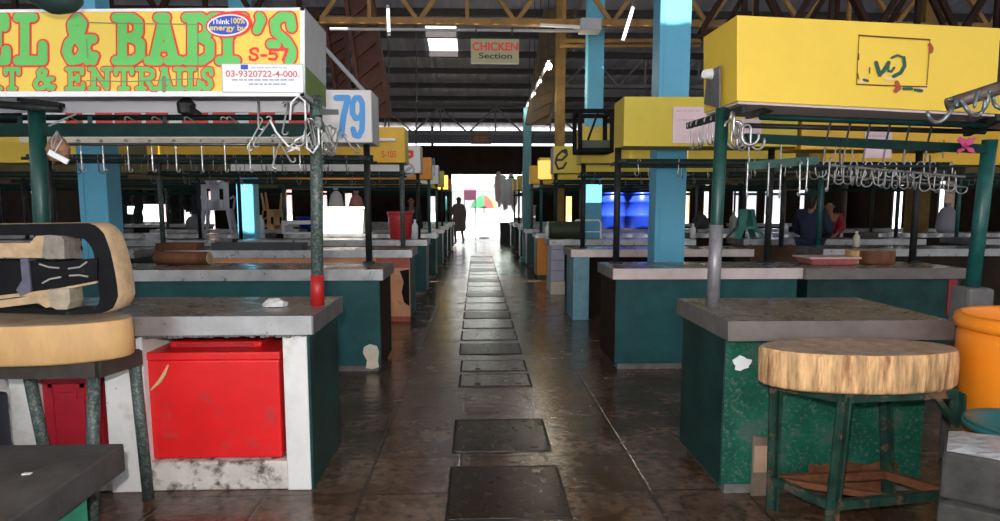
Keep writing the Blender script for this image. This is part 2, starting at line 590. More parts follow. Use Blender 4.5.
# solid shop-back panels between the openings of the far wall (z 0..2.84)
opens = [(18, 36), (50, 70), (126, 168), (183, 214), (285, 292), (318, 327), (345, 352), (430, 436), (452, 522), (566, 572), (598, 606), (672, 690), (704, 709), (716, 722), (733, 739), (745, 757), (765, 786), (800, 805),
         (851, 868), (888, 911), (925, 945), (965, 990)]
xs = [-16.]
for a, b in opens:
    xs += [P(a, 207, 28).x, P(b, 207, 28).x]
xs.append(16.)
for x0, x1 in zip(xs[::2], xs[1::2]):
    if x1 - x0 > .05:
        struct(box(x0, x1, 28.02, 28.1, 0, 2.84).build('panel', DARKB, wf))
for nm, x in (('wall_left', -15.9), ('wall_right', 15.8)):
    w = struct(box(x, x + .1, -22, 27.9, 2.9, 6.4).build(nm, DARKB))
    for y0, y1 in ((-22, -6), (-4, 1), (2.5, 9), (9.8, 14), (14.6, 18.6), (19.1, 21.5), (22.3, 24.2), (24.8, 27.9)):
        struct(box(x + .02, x + .08, y0, y1, 0, 2.9).build('panel', DARKB, w))

# ------------------------------------------------------------------ columns, legs, trusses
def column(name, x, y, w, d, z1, m, label, cat='column', flange=True):
    t = thing(name, label, cat, (x, y, 0))
    box(x - w / 2, x + w / 2, y - d / 2, y + d / 2, 0, z1).build('shaft', m, t, .012)
    box(x - w / 2 - .06, x + w / 2 + .06, y - d / 2 - .06, y + d / 2 + .06, 0, .12).build('base_plate', m, t, .008)
    if flange:
        box(x - w / 2 + .05, x - w / 2 + .065, y - d / 2 - .008, y - d / 2, .14, z1).build('weld_strip', m, t)
    return t


column('steel_column', P(671, 150, 7.5).x, 7.6, .35, .30, 7.8, COLB, 'thick light blue steel column behind the olive sign boxes')
column('steel_column', P(93, 200, 7.5).x + .03, 7.6, .31, .30, 7.8, COLB, 'thick light blue steel column seen through the black wooden ring')
column('steel_column', P(594, 100, 12.5).x, 12.5, .30, .30, 7.0, COLB, 'slimmer light blue steel column beside the blue drums')
column('steel_column', P(248, 200, 12.5).x, 12.5, .31, .31, 7.0, COLB, 'slimmer light blue steel column between the white and tan chairs')
column('steel_column', P(527, 150, 18).x, 18, .22, .22, P(527, 108, 18).z, COLT, 'slender teal column at the end of the row of ceiling tubes')
column('steel_column', P(560, 100, 15.2).x, 15.2, .22, .2, 6.7, MUST, 'mustard coloured column standing above the script letter sign')
column('steel_column', P(917, 210, 15).x, 15, .40, .3, 6.6, MUST, 'wide mustard column far behind the second hook rack')


def truss_leg(x0, x1, xb0, xb1, Y, ztop, m, label, zb=0.):
    t = thing('truss_leg', label, 'roof leg', ((xb0 + xb1) / 2, Y, zb))
    for a, b in ((x0, xb0), (x1, xb1)):
        MB().hexa([(b - .04, Y - .15, zb), (b + .04, Y - .15, zb), (a + .04, Y - .15, ztop), (a - .04, Y - .15, ztop),
                   (b - .04, Y + .15, zb), (b + .04, Y + .15, zb), (a + .04, Y + .15, ztop), (a - .04, Y + .15, ztop)]).build('chord', m, t)
    MB().hexa([(xb0, Y - .02, zb), (xb1, Y - .02, zb), (x1, Y - .02, ztop), (x0, Y - .02, ztop),
               (xb0, Y + .02, zb), (xb1, Y + .02, zb), (x1, Y + .02, ztop), (x0, Y + .02, ztop)]).build('web_plate', m, t)
    for k in range(9):
        u0, u1 = k / 9, (k + 1) / 9
        a = (xb0 + (x0 - xb0) * u0, Y - .08, zb + (ztop - zb) * u0)
        b = (xb1 + (x1 - xb1) * u1, Y - .08, zb + (ztop - zb) * u1)
        MB().bar(a, b, .05).build('lacing', m, t)
    return t


truss_leg(P(340, 0, 14).x, P(364, 0, 14).x, P(361, 130, 14).x + .05, P(386, 130, 14).x + .1, 14, 6.8, RUST, 'tapered rust brown roof leg above the number 79 sign', P(375, 118, 14).z)
truss_leg(P(545, 0, 16.85).x, P(576, 0, 16.85).x, P(527, 130, 16.85).x, P(548, 130, 16.85).x, 16.85, 6.3, mat('olive_brown_steel', (.085, .05, .015), .65, var=.4, vscale=4), 'tapered olive brown roof leg beside the lit ceiling lamp', P(537, 125, 16.85).z)
truss_leg(P(334, 0, 17).x - .2, P(346, 0, 17).x, P(344, 90, 17).x - .1, P(349, 90, 17).x, 17, 5.95, RUST, 'narrow rust brown roof leg behind the tapered one', P(347, 118, 17).z)


def truss(Y, z0, z1, x0, x1, pitch, m, w, label, phase=0.):
    t = thing('roof_truss', label, 'truss', (x0, Y, z0))
    MB().bar((x0, Y, z0), (x1, Y, z0), w * 1.4, w * 1.2).build('bottom_chord', m, t)
    MB().bar((x0, Y, z1), (x1, Y, z1), w * 1.4, w * 1.2).build('top_chord', m, t)
    x = x0 + phase
    i = 0
    while x + pitch < x1:
        a, b = ((x, Y, z0), (x + pitch, Y, z1)) if i % 2 == 0 else ((x, Y, z1), (x + pitch, Y, z0))
        MB().bar(a, b, w * .8).build('diagonal', m, t)
        if i % 2 == 0:
            MB().bar((x + pitch, Y, z0), (x + pitch, Y, z1), w * .7).build('vertical', m, t)
        x += pitch
        i += 1
    return t


zc = P(450, 22, 12).z
truss(12, zc, zc + 1.15, P(300, 20, 12).x, 13.5, .85, TRY, .09, 'yellow brown roof truss spanning above the chicken sign', .35)
truss(25, P(450, 133, 25).z, P(450, 107, 25).z, -15, 15, 1.02, TRG, .08, 'long grey roof truss across the far end of the hall', .4)
truss(8.4, 3.62, 4.55, P(700, 30, 8.4).x, 12.5, .55, mat('dark_rust_truss', (.028, .013, .009), .75, var=.4, vscale=5, spec=.15), .08, 'dark rust roof truss above the long yellow blank sign')
truss(10.2, 3.9, 5.0, P(715, 30, 10.2).x, 13, .62, mat('dark_rust_truss', (.028, .013, .009), .75, var=.4, vscale=5, spec=.15), .08, 'dark rust roof truss behind another over the yellow blank sign')
truss(9.0, 3.95, 5.0, -12.5, P(318, 0, 9).x, .6, mat('dark_rust_truss', (.028, .013, .009), .75, var=.4, vscale=5, spec=.15), .08, 'dark rust roof truss above the sign with green lettering')
truss(20, 5.05, 5.9, P(565, 60, 20).x, 14, .8, TRG, .07, 'grey roof truss half hidden behind the blue columns')
t = thing('roof_beam', 'slim mustard beam crossing between the blue columns', 'beam', (P(565, 44, 13).x, 13, P(600, 44, 13).z))
MB().bar(P(560, 41, 13), P(700, 41, 13), .07, .07).build('flange', TRY, t)
MB().bar(P(560, 46, 13), P(700, 46, 13), .05, .05).build('flange', TRY, t)

# pale conduit with junction box along the yellow truss
t = thing('conduit', 'pale pipe conduit under the yellow truss with grey box on blue column', 'pipe', P(330, 31, 11.8))
MB().tube([P(330, 29, 11.8), P(580, 31, 11.8)], .025).build('pipe', GREYM, t)
MB().tube([P(540, 25, 11.9), P(580, 27, 11.9)], .03).build('pipe', WSGN, t)
bx = P(590, 26, 11.9)
box(bx.x - .18, bx.x + .18, 11.75, 12.1, bx.z - .1, bx.z + .1).build('junction_box', GREYM, t, .01)
for u in (476, 512):
    q = P(u, 31, 11.8)
    box(q.x - .012, q.x + .012, 11.77, 11.83, q.z - .05, q.z + .06).build('clip', INK, t)
q = thing('conduit', 'grey pipe slanting down behind the number 79 sign', 'pipe', P(322, 45, 9.5))
MB().tube([P(322, 45, 9.5), P(372, 100, 9.5)], .03).build('pipe', GREYM, q)
MB().tube([P(372, 100, 9.5), P(373, 112, 9.5)], .03).build('elbow', GREYM, q)
for (x, y0, y1, Y, lab) in ((416, 24, 150, 12, 'thin dark wire hanging from the yellow truss beside the skylight'), (388.5, 33, 160, 11.4, 'thin dark wire hanging below the upright white tube')):
    tag(origin(MB().tube([P(x, y0, Y), P(x + .6, (y0 + y1) / 2, Y), P(x, y1, Y)], .012, 6).build('hanging_wire', INK), P(x, y0, Y)), lab, 'wire')
# fluorescent tubes
def tube_lamp(a, b, r, label, lit=TUBE):
    t = thing('tube_lamp', label, 'lamp', a)
    a, b = Vector(a), Vector(b)
    MB().tube([a, b], r, 8).build('glass_tube', lit, t)
    for p, q in ((a, a + (a - b).normalized() * .06), (b, b + (b - a).normalized() * .06)):
        MB().tube([p, q], r * 1.15, 8).build('end_cap', GREYM, t)
    return t


tube_lamp(P(388, 9, 11.4), P(388.8, 32, 11.4), .026, 'white tube lamp hanging upright beside the skylight')
tube_lamp(P(632, 11, 10.5), P(624, 37, 10.5), .026, 'white tube lamp hanging slanted between the blue columns')
zl = P(548, 63, 12.5).z
for k, (u, lab) in enumerate(((0, 'bright lamp heading the row of ceiling tubes'), (1, 'second lamp in the row of ceiling tubes'), (2, 'third lamp in the row of ceiling tubes'), (3, 'fourth lamp in the row of ceiling tubes, above the teal column'))):
    Y0 = 12.5 + 1.5 * u
    t = thing('ceiling_lamp', lab, 'lamp', (1.33, Y0, zl))
    box(1.305, 1.355, Y0, Y0 + 1.2, zl + .014, zl + .05).build('batten', GREYM, t)
    MB().tube([(1.33, Y0, zl), (1.33, Y0 + 1.2, zl)], .014, 8).build('glass_tube', WHITE, t)
    if k:
        MB().lathe([(0, -.07), (.03, -.06), (.035, -.02), (.02, 0)], (1.33, Y0 + .1, zl), 10).build('bulb', TUBE, t, smooth=True)
    MB().tube([(1.33, Y0 + .1, zl + .05), (1.33, Y0 + .1, roofz(Y0) - .32)], .01, 5).build('hanger', INK, t)
    if k == 0:
        MB().lathe([(.0, -.13), (.05, -.11), (.06, -.06), (.03, 0)], (1.33, Y0 - .03, zl), 12).build('bulb', BULB, t, smooth=True)
o = [q for q in C.objects if q.get('label') == 'white tube lamp hanging slanted between the blue columns'][0]
MB().tube([P(632, 11, 10.5), (P(632, 11, 10.5).x, 10.5, 7.2)], .006, 5).build('hanger', INK, o)
# mounting for the overhead lamp run: pale stay towards the teal column
# ------------------------------------------------------------------ hanging signs
def hung_sign(x0, x1, y0, y1, Y, m, label, name='hanging_sign'):
    a, b = P(x0, y1, Y), P(x1, y0, Y)
    t = thing(name, label, 'sign', ((a.x + b.x) / 2, Y, a.z))
    box(a.x, b.x, Y, Y + .03, a.z, b.z).build('board', m, t)
    for u in (.12, .88):
        x = a.x + (b.x - a.x) * u
        MB().tube([(x, Y + .015, b.z - .02), (x, Y + .015, b.z + .25)], .008, 5).build('wire', INK, t)
    return t


SB = mat('pale_yellow_board', (.42, .38, .22), .6)
s = hung_sign(471, 519, 39, 64, 12.05, SB, 'hanging pale sign reading CHICKEN Section')
text('lettering', 'CHICKEN', 472.5, 518, 42.5, 50.5, 12.05, LETR, s, bold=.03)
text('lettering', 'Section', 479, 512, 53, 58.5, 12.05, INK, s, bold=.012)
MB().box(P(471, 39, 12.05).x, P(519, 39, 12.05).x, 12.045, 12.049, P(471, 64, 12.05).z, P(471, 62.8, 12.05).z).build('edge_strip', CREAM, s)
s = hung_sign(471, 491, 134, 144, 24.7, mat('brown_sign', (.16, .085, .06), .6), 'small brownish sign hanging under the far grey truss')
small_print([(474, 488, 137.5), (474, 488, 140.5)], 24.7, mat('dull_orange', (.42, .17, .08), .6), s, .004, 1.8)

# ------------------------------------------------------------------ market counters
def counter(x0, x1, y0, label, front=GRND, sidem=GRND, top=STEELT, lip=STEEL, depth=.72, z=.93, open_front=None, over=0.):
    """x0: aisle end, x1: other end.  Worktop with a folded steel lip on a painted base."""
    a, b = min(x0, x1), max(x0, x1)
    t = thing('market_counter', label, 'counter', ((a + b) / 2, y0 + depth / 2, 0))
    y1 = y0 + depth
    i = .02
    aisle = x0
    if open_front is None:
        box(a + i, b - i, y0 + i, y1 - i, .06, z - .09).build('base', front, t, .006)
        box(a + i + .03, b - i - .03, y0 + i + .03, y1 - i - .03, 0, .07).build('plinth', CONC, t)
    else:                           # pillars under the top instead of a closed front
        pm, pw = open_front
        s = 1 if aisle < (a + b) / 2 else -1
        for k, x in enumerate((aisle + s * i, (a + b) / 2, b - i - pw if s > 0 else a + i + pw)):
            xa, xb = (x, x + pw * s)
            box(min(xa, xb), max(xa, xb), y0 + i, y1 - i, 0, z - .09).build('pillar', pm if k == 0 else DARKB, t, .006)
        box(a + i, b - i, y1 - .1, y1 - .06, 0, z - .09).build('rear_panel', DARKB, t)
    # worktop: top plate + folded lips
    box(a - .01, b + .01, y0 - .01 - over, y1 + .01, z - .09, z).build('worktop', [top], t, .006)
    box(a - .014, b + .014, y0 - .018 - over, y0 - .01 - over, z - .095, z + .002).build('front_lip', lip, t)
    s = -1 if aisle < (a + b) / 2 else 1
    xe = a if s < 0 else b
    box(min(xe + s * .012, xe + s * .02), max(xe + s * .012, xe + s * .02), y0 - .014 - over, y1 + .012, z - .095, z + .001).build('side_lip', mat('dark_steel_lip', (.20, .19, .185), .45, metal=.4, var=.35, vscale=7), t)
    if sidem is not front and open_front is None:
        xs_ = xe - s * i
        box(min(xs_, xs_ + s * .008), max(xs_, xs_ + s * .008), y0 + i + .004, y1 - i - .004, .05, z - .10).build('side_panel', sidem, t)
    return t


LX, RX = -.85, 1.23
# first counter, white concrete frame with openings
y0, y1 = 3.34, 4.06
t = thing('market_counter', 'white-fronted counter holding red cooler boxes, red-footed post on top', 'counter', (-2.1, 3.7, 0))
def Xat(px, Y): return P(px, 400, Y).x
pil = [(Xat(283, y0), -.875), (Xat(103, y0), Xat(143, y0)), (Xat(6, y0), Xat(34, y0))]
for a, b in pil:
    box(a, b, y0 + .02, y1 - .02, 0, .84).build('pillar', WHT, t, .008)
box(-3.4, -.875, y0 + .035, y1 - .02, 0, .155).build('sill', WHTD, t, .01)
box(-3.4, -.90, y1 - .06, y1 - .03, .15, .84).build('rear_panel', WHTD, t)
box(-.875, -.862, y0 + .024, y1 - .02, .0, .84).build('side_panel', GRND, t)
box(-3.4, -.84, y0 - .01, y1 + .01, .842, .932).build('worktop', STEELT, t, .006)
box(-3.4, -.838, y0 - .02, y0 - .01, .838, .934).build('front_lip', STEEL, t)
box(-.838, -.83, y0 - .016, y1 + .01, .838, .934).build('side_lip', mat('dark_steel_lip', (.20, .19, .185), .45, metal=.4, var=.35, vscale=7), t)
mbx = MB()
for k in range(60):                 # ragged mortar drips under the steel lip
    x = -2.4 + 1.53 * k / 60
    mbx.box(x, x + .022, y0 - .012, y0 + .015, .82 + random.random() * .012, .842)
mbx.build('mortar_edge', CONC, t)

counter(LX, -3.95, 5.85, 'teal-painted counter under the number 79 sign', front=TEAL, sidem=DARKB)
tt = [o for o in C.objects if o.get('label') == 'teal-painted counter under the number 79 sign'][0]
pts = [(364, 347), (370, 344), (377, 346), (379, 352), (378, 361), (379, 367), (373, 369), (366, 368), (367, 360), (363, 353)]
yy = 5.85 + .02
MB().prism([(P(a, b, yy).x, yy - .004, P(a, b, yy).z) for a, b in pts], (0, .003, 0)).build('bare_patch', CREAM, tt)
counter(LX, -3.95, 8.5, 'counter with a broken peach-tiled end below the orange-yellow sign', front=PEACH, sidem=TEAL)
tt = [o for o in C.objects if str(o.get('label', '')).startswith('counter with a broken peach')][0]
yy = 8.52
MB().box(LX - .45, LX - .025, yy - .008, yy, .70, .83).build('top_band', mat('brick_red_tile', (.38, .07, .03), .5, var=.3, vscale=9), tt)
MB().box(LX - .45, LX - .022, yy - .012, yy, 0.0, .06).build('bottom_band', MATS['brick_red_tile'], tt)
MB().prism([(LX - x, yy - .007, z) for x, z in ((.03, .2), (.10, .25), (.13, .38), (.10, .52), (.15, .66), (.03, .68))], (0, .005, 0)).build('broken_patch', DARK, tt)

# generic left rows and right rows
fronts = [None, None, None, 11.1, 13.7, 16.3, 18.9, 21.5, 24.1]
for i in range(3, 9):
    counter(LX, -3.95, fronts[i], f'{ORD[i]} counter from the camera in the left row along the aisle', front=[TEAL, GRND, GRN][i % 3], sidem=[GRND, TEAL, GRND][i % 3])

t1 = counter(RX, 2.315, 3.2, 'green peeling counter behind the round slab on iron stool', front=GRNF, sidem=GRND, lip=STEELD, over=.085)
# bare corner strip, broken corner and rust at the foot of the counter
xa, xb = P(722, 480, 3.215).x, P(751, 480, 3.215).x
MB().prism([(xb + .0, 3.215, .0), (xb + .13, 3.215, .0), (xb + .13, 3.215, .30), (xb, 3.215, .32)], (0, -.004, 0)).build('bare_patch', mat('bare_plaster', (.16, .11, .08), .8, var=.4, vscale=12), t1)
rp = random.Random(4)
MB().prism([(1.70, 3.215, 0), (2.17, 3.215, 0)] + [(2.17 - .47 * k / 40, 3.215, .17 + .012 * math.sin(k * .31) + rp.uniform(-.005, .005)) for k in range(41)], (0, -.003, 0)).build('rust_patch', RUSTB, t1)
box(xb + .005, xb + .105, 3.20, 3.212, .13, .27).build('brick_patch', mat('bare_brick', (.36, .24, .16), .8, var=.2), t1)
pc = P(742, 363, 3.21)
MB().lathe([(.0, -.008), (.03, -.006), (.026, .0)], (0, 0, 0), 10, 1.1, .9)
mbq = MB()
ring = [(pc.x + (.045 + .012 * math.sin(5 * a)) * math.cos(a), 3.213, pc.z + (.036 + .008 * math.cos(3 * a)) * math.sin(a)) for a in [k * .45 for k in range(14)]]
mbq.prism(ring, (0, -.008, 0)).build('plaster_dab', WHITE, t1)

counter(RX, 2.93, 5.85, 'green counter with pinkish-lit front edge under the olive sign', front=TEAL, sidem=DARKB, lip=STEELP)
counter(2.96, 4.42, 5.80, 'green counter with dull steel edge carrying tray and wood block', front=GRND, sidem=GRND, lip=STEELD)
tt = [o for o in C.objects if str(o.get('label', '')).startswith('green counter with dull')][0]
box(4.28, 4.36, 5.808, 5.82, .50, .83).build('red_corner', mat('dull_red', (.25, .015, .02), .6), tt)
counter(RX, 3.6, 8.5, 'counter on pale blue pillar behind the first blue column', open_front=(LBLUE, .21), lip=STEELP)
counter(RX, 3.7, 11.1, 'counter on lavender-tiled pillar with a cream foot', open_front=(LAV, .23))
tt = [o for o in C.objects if str(o.get('label', '')).startswith('counter on lavender')][0]
box(RX + .015, RX + .26, 11.112, 11.12, 0, .22).build('foot_band', CREAM, tt)
for z in (.22, .4, .58, .76):
    box(RX + .018, RX + .255, 11.114, 11.12, z, z + .008).build('tile_joint', CONC, tt)
counter(RX, 3.7, 13.7, 'counter with an orange end panel under the small lit sign', front=ORG, sidem=GRND)
for i in range(5, 9):
    counter(RX, 4.5 if i == 5 else 3.7, fronts[i], f'{ORD[i]} counter from the camera in the right row along the aisle', front=[TEAL, GRND, GRN][i % 3], sidem=[GRND, DARKB, GRND][i % 3])

# second and third blocks of stalls away from the aisle
WOODC = mat('brown_counter_board', (.13, .06, .028), .6, var=.5, vscale=2.5)
for i, yf in enumerate((3.4, 5.85, 8.5, 11.1, 13.7, 16.3, 21.5)):
    if i > 0:
        counter(-4.35, -7.9, yf, f'counter one stall beyond the left aisle row, {ORD[i]} row from the camera', front=[GRND, TEAL, DARKB][i % 3], sidem=GRND)
    if i > 2:
        counter(-8.7, -11.9, yf, f'counter two stalls beyond the left aisle row, {ORD[i]} row from the camera', front=DARKB, sidem=GRND)
for i, yf in enumerate((8.5, 11.1, 13.7, 16.3, 21.5)):
    lab = 'brown boarded counter carrying the teal plastic stool' if i == 1 else f'counter one stall beyond the right aisle row, {ORD[i + 2]} row from the camera'
    counter(4.55, 7.7, yf, lab, front=WOODC if i == 1 else DARKB, sidem=WOODC)
    if i > 0:
        counter(8.5, 11.8, yf, f'counter two stalls beyond the right aisle row, {ORD[i + 2]} row from the camera', front=DARKB, sidem=GRND)

# ------------------------------------------------------------------ stall frames with header boxes
def frame_generic(x0, x1, yf, label, hm, pm=PIPED, sm=None, z0=2.05, z1=2.50, posts=None, rich=True, ends=None):
    """yf: counter front.  Posts stand on the worktop, carry rails, hook beam and the header box."""
    a, b = min(x0, x1), max(x0, x1)
    yp = yf + .36
    t = thing('stall_frame', label, 'stall frame', (posts[0] if posts else a + .06, yp, .93))
    for x in (posts or (a + .06, b - .06)):
        o = MB().tube([(x, yp, .945), (x, yp, z0)], .032, 10).build('post', pm, t, smooth=True)
        box(x - .055, x + .055, yp - .055, yp + .055, .933, .945).build('foot_plate', pm, t)
    hb = box(a, b, yf + .18, yf + .62, z0, z1).build('sign_box', hm if isinstance(hm, list) else [hm], t, .006)
    if sm:
        s = b if abs(b) < abs(a) else a
        e = .006 if s == b else -.006
        box(min(s, s + e), max(s, s + e), yf + .19, yf + .61, z0 + .005, z1 - .005).build('end_face', sm, hb)
    zb = z0 - .14
    MB().bar((a + .02, yp, zb), (b - .02, yp, zb), .03, .075).build('beam', PIPEB, t)
    if rich:
        for dy in (-.26, .24):
            MB().tube([(a + .02, yp + dy, zb - .02), (b - .02, yp + dy, zb - .02)], .014, 6).build('rail', PIPED, t)
        for x in (posts or (a + .06, b - .06)):
            MB().bar((x, yp - .3, zb), (x, yp + .3, zb), .03, .03).build('cross_arm', PIPED, t)
    return t, hb, (a, b, yp, zb)


racks = []                          # (a, b, y, z, label, group, n)

# --- first frame, green-lettered sign -------------------------------------------------
YS = 3.5
tl1 = thing('stall_frame', 'pipe stall frame carrying the yellow sign with green lettering, number S-57', 'stall frame', (-.87, 3.7, .93))
def postpx(xa, ya, xb, yb, Y, r, m, t, zb=.93):
    a, b = P(xa, ya, Y), P(xb, yb, Y)
    d = (a - b) / (a.z - b.z)
    bot = b + d * (zb - b.z)
    return MB().tube([bot, a], r, 14).build('post', m, t, smooth=True), bot, a
po, bot, top = postpx(316, 96, 317.5, 300, 3.7, .034, PIPEW, tl1)
u0, u1 = bot, bot + (top - bot) * ((P(317, 275, 3.7).z - bot.z) / (top.z - bot.z))
MB().tube([u0, u1], .0375, 14).build('red_sleeve', REDP, po, smooth=True)
po2, bot2, top2 = postpx(36, 100, 42, 225, 3.7, .041, PIPE, tl1)
TR, BR = P(305, 8, YS), P(305, 96.5, YS)
TL, BL = P(0, 10, YS), P(0, 97, YS)
dt, db = (TL - TR) / (TR.x - TL.x), (BL - BR) / (BR.x - BL.x)
TL2, BL2 = TR + dt * 2.1, BR + db * 2.1
D = Vector((0, .47, 0))
sb1 = MB().prism([BL2, BR, TR, TL2], (0, .02, 0)).build('sign_box', [GREYM], tl1, .003)
MB().prism([TL2, TR, TR + D, TL2 + D], (0, 0, -.015)).build('top_sheet', GREYM, sb1)
MB().prism([BR + Vector((0, 0, -.002)), TR, TR + D, BR + D + Vector((0, 0, -.02))], (-.015, 0, 0)).build('end_sheet', GREYM, sb1)
lo = Vector((0, 0, P(160, 111.5, 3.97).z - BR.z))
MB().prism([BL2 + D + lo, BR + D + lo, TR + D, TL2 + D], (0, -.012, 0)).build('back_board', mat('whitish_board', (.78, .78, .84), .6), sb1)
# yellow face inside the white rim
fw = Vector((0, -.004, 0))
yl, yb = Vector((-.022, 0, -.014)), Vector((-.022, 0, .024))
MB().prism([BL2 + yb, BR + yb, TR + yl, TL2 + yl], (0, -.006, 0)).build('yellow_face', YELS, sb1)
MB().prism([BL2, BR, BR + Vector((0, 0, .026)), BL2 + Vector((0, 0, .026))], (0, -.009, 0)).build('bottom_rim', WHITE, sb1)
MB().prism([TL2 + Vector((0, 0, -.014)), TR + Vector((0, 0, -.014)), TR, TL2], (0, -.009, 0)).build('top_rim', WHITE, sb1)
MB().prism([BR + Vector((-.022, 0, 0)), BR, TR, TR + Vector((-.022, 0, 0))], (0, -.009, 0)).build('end_rim', WHITE, sb1)
# end face: green lower part
MB().prism([BR + Vector((0, .01, .02)), BR + Vector((0, .46, .015)), BR + Vector((0, .46, .13)), BR + Vector((0, .01, .16))], (.005, 0, 0)).build('green_end_strip', mat('moss_green_paint', (.11, .19, .02), .6, var=.2), sb1)
plabel(sb1, 'yellow sign box with red-edged green slab lettering')
mo, mi = MB(), MB()
row1 = [('E', -22, 9, 18, 61), ('L', 19, 44, 18, 61), ('&', 67, 94, 18, 61), ('B', 117, 143, 18, 61), ('A', 150, 180, 18, 61), ('B', 187, 212, 18, 61), ('Y', 214, 243, 18, 61), ("'", 252, 268, 16, 34), ('$', 272, 294, 17, 60)]
row2 = [('A', -16, 2, 69.5, 89), ('T', 7, 20, 69.5, 89), ('&', 36, 54, 69.5, 89), ('E', 68, 85, 69.5, 89), ('N', 91, 112, 69.5, 89), ('T', 117, 133, 69.5, 89), ('R', 138, 156, 69.5, 89), ('A', 158, 174, 69.5, 89), ('I', 175, 185, 69.5, 89), ('L', 188, 200, 69.5, 89), ('S', 203, 213, 69.5, 89)]
for ch, x0, x1, ya, yb_ in row1:
    g = glyph_px(ch, x0, x1, ya, yb_)
    wv = 9.4 if ch not in "'" else 9
    strokes(mi, g, wv, YS, .0095)
    strokes(mo, g, wv + 4.0, YS, .0075)
for ch, x0, x1, ya, yb_ in row2:
    g = glyph_px(ch, x0, x1, ya, yb_)
    strokes(mi, g, 4.3, YS, .0105)
    strokes(mo, g, 7.2, YS, .0085)
mo.build('letter_outline', LETR, sb1)
mi.build('lettering', LETG, sb1)
# oval sticker
def oval(cx, cy, rx, ry, ang, dy):
    pts = []
    for k in range(40):
        a = k * 2 * math.pi / 40
        u, v = rx * math.cos(a), ry * math.sin(a)
        q = P(cx + u * math.cos(ang) - v * math.sin(ang), cy + u * math.sin(ang) + v * math.cos(ang), YS)
        pts.append((q.x, YS - dy, q.z))
    return pts
st = MB()
st.poly(oval(230, 25.5, 23.5, 13, -.09, .014)).build('oval_sticker', LETR, sb1)
MB().poly(oval(229, 26, 20.8, 10.8, -.09, .0155)).build('sticker_ring', WHITE, sb1)
MB().poly(oval(229, 26, 19.2, 9.3, -.09, .017)).build('sticker_field', BLUEI, sb1)
text('lettering', 'Think', 213, 231, 20, 25, YS, WHITE, sb1, .019, .02)
text('lettering', '100%', 232.5, 246, 19, 24.5, YS, YELS, sb1, .019, .02)
text('lettering', 'energy bu', 211, 247, 26, 33, YS, YELS, sb1, .019, .02)
m57 = MB()
strokes(m57, glyph_px('S', 250, 259.5, 49, 60.5), 2.5, YS, .0132)
strokes(m57, [[(262.5, 56), (267, 56)]], 2.8, YS, .0132)
strokes(m57, [[(278, 50), (271.5, 50), (270.5, 54.5), (276, 54), (278, 57), (276, 60), (270, 59.5)]], 2.5, YS, .0132)
strokes(m57, [[(280.5, 50), (288, 50), (284, 60.5)]], 3.0, YS, .0132)
m57.build('lettering', LETR, sb1)
# white licence plate
a, b = P(223.5, 93, YS), P(304, 64.5, YS)
pl = box(a.x, b.x, YS - .015, YS - .009, a.z, b.z).build('number_plate', WHITE, sb1)
mbf = MB()
e = .004
for bx_ in ((a.x, b.x, a.z, a.z + e), (a.x, b.x, b.z - e, b.z), (a.x, a.x + e, a.z, b.z), (b.x - e, b.x, a.z, b.z)):
    mbf.box(bx_[0], bx_[1], YS - .017, YS - .015, bx_[2], bx_[3])
mbf.build('plate_border', GREYM, sb1)
text('lettering', '03-9320722-4-000.', 227, 300, 71.5, 77.5, YS, mat('faded_red_ink', (.60, .16, .16), .6), sb1, .0165, .02)
INKB = mat('faded_blue_ink', (.35, .38, .55), .6)
small_print([(252, 288, 68.3)], YS, mat('pale_ink', (.55, .56, .62), .6), sb1, .0165, 1.6)
small_print([(233, 296, 80.5)], YS, INKB, sb1, .0165, 1.5)
small_print([(250, 287, 84.8)], YS, INKB, sb1, .0165, 1.5)
a, b = P(227, 91, YS), P(244, 82, YS)
box(a.x, b.x, YS - .0175, YS - .015, a.z, b.z).build('white_tape', WHITE, sb1)
a, b = P(242, 70, YS), P(249, 65.5, YS)
box(a.x, b.x, YS - .0175, YS - .015, a.z, b.z).build('plate_emblem', BLUEI, sb1)
# patched square with worn outline on the face
mbw = MB()
strokes(mbw, [[(88, 23), (122, 24), (198, 25)], [(198.5, 25), (199, 50), (199, 78)], [(88, 40), (89, 58)], [(88, 81), (130, 82), (199, 79)]], 1.1, YS, .0108)
strokes(mbw, [[(165, 78), (165, 91)]], 4, YS, .0112)
mbw.build('old_patch_edge', mat('grey_scuff', (.20, .24, .13), .7), sb1)
# rails below
def railpx(name, pts, Y, r, m, t, square=False):
    q = [P(x, y, yv if yv else Y) for x, y, *yy_ in pts for yv in [yy_[0] if yy_ else None]]
    if square:
        return MB().bar(q[0], q[-1], r * 1.2, r * 2).build(name, m, t)
    return MB().tube(q, r, 8).build(name, m, t, smooth=True)
railpx('beam', [(-8, 130), (322, 130)], 3.7, .034, PIPEB, tl1, True)
railpx('rail', [(-8, 117.5), (318, 117.5)], 3.98, .017, PIPEB, tl1)
railpx('rail', [(60, 144.5), (318, 144.5)], 3.98, .008, HOOKD, tl1)
railpx('rail', [(-8, 104), (60, 109)], 3.6, .02, PIPED, tl1)
for x in (90, 165, 318, 20):
    a, b = P(x, 130, 3.7), P(x, 117.5, 3.98)
    MB().bar(a, b, .022, .022).build('cross_arm', PIPE, tl1)
MB().bar(P(20, 100, 3.62), P(62, 105, 3.62), .05, .02).build('gusset', PIPED, tl1)
MB().bar(P(318, 122, 3.45), P(322, 128, 4.0), .03, .05).build('cross_arm', PIPEW, tl1)
MB().bar(P(316, 112, 3.45), P(336, 112, 4.0), .03, .03).build('cross_arm', PIPE, tl1)
cp = P(186, 100, 3.72)
MB().lathe([(.02, -.06), (.045, -.05), (.05, 0), (.02, .03)], cp + Vector((0, 0, -.02)), 10).build('cable_knot', BLACKP, tl1)
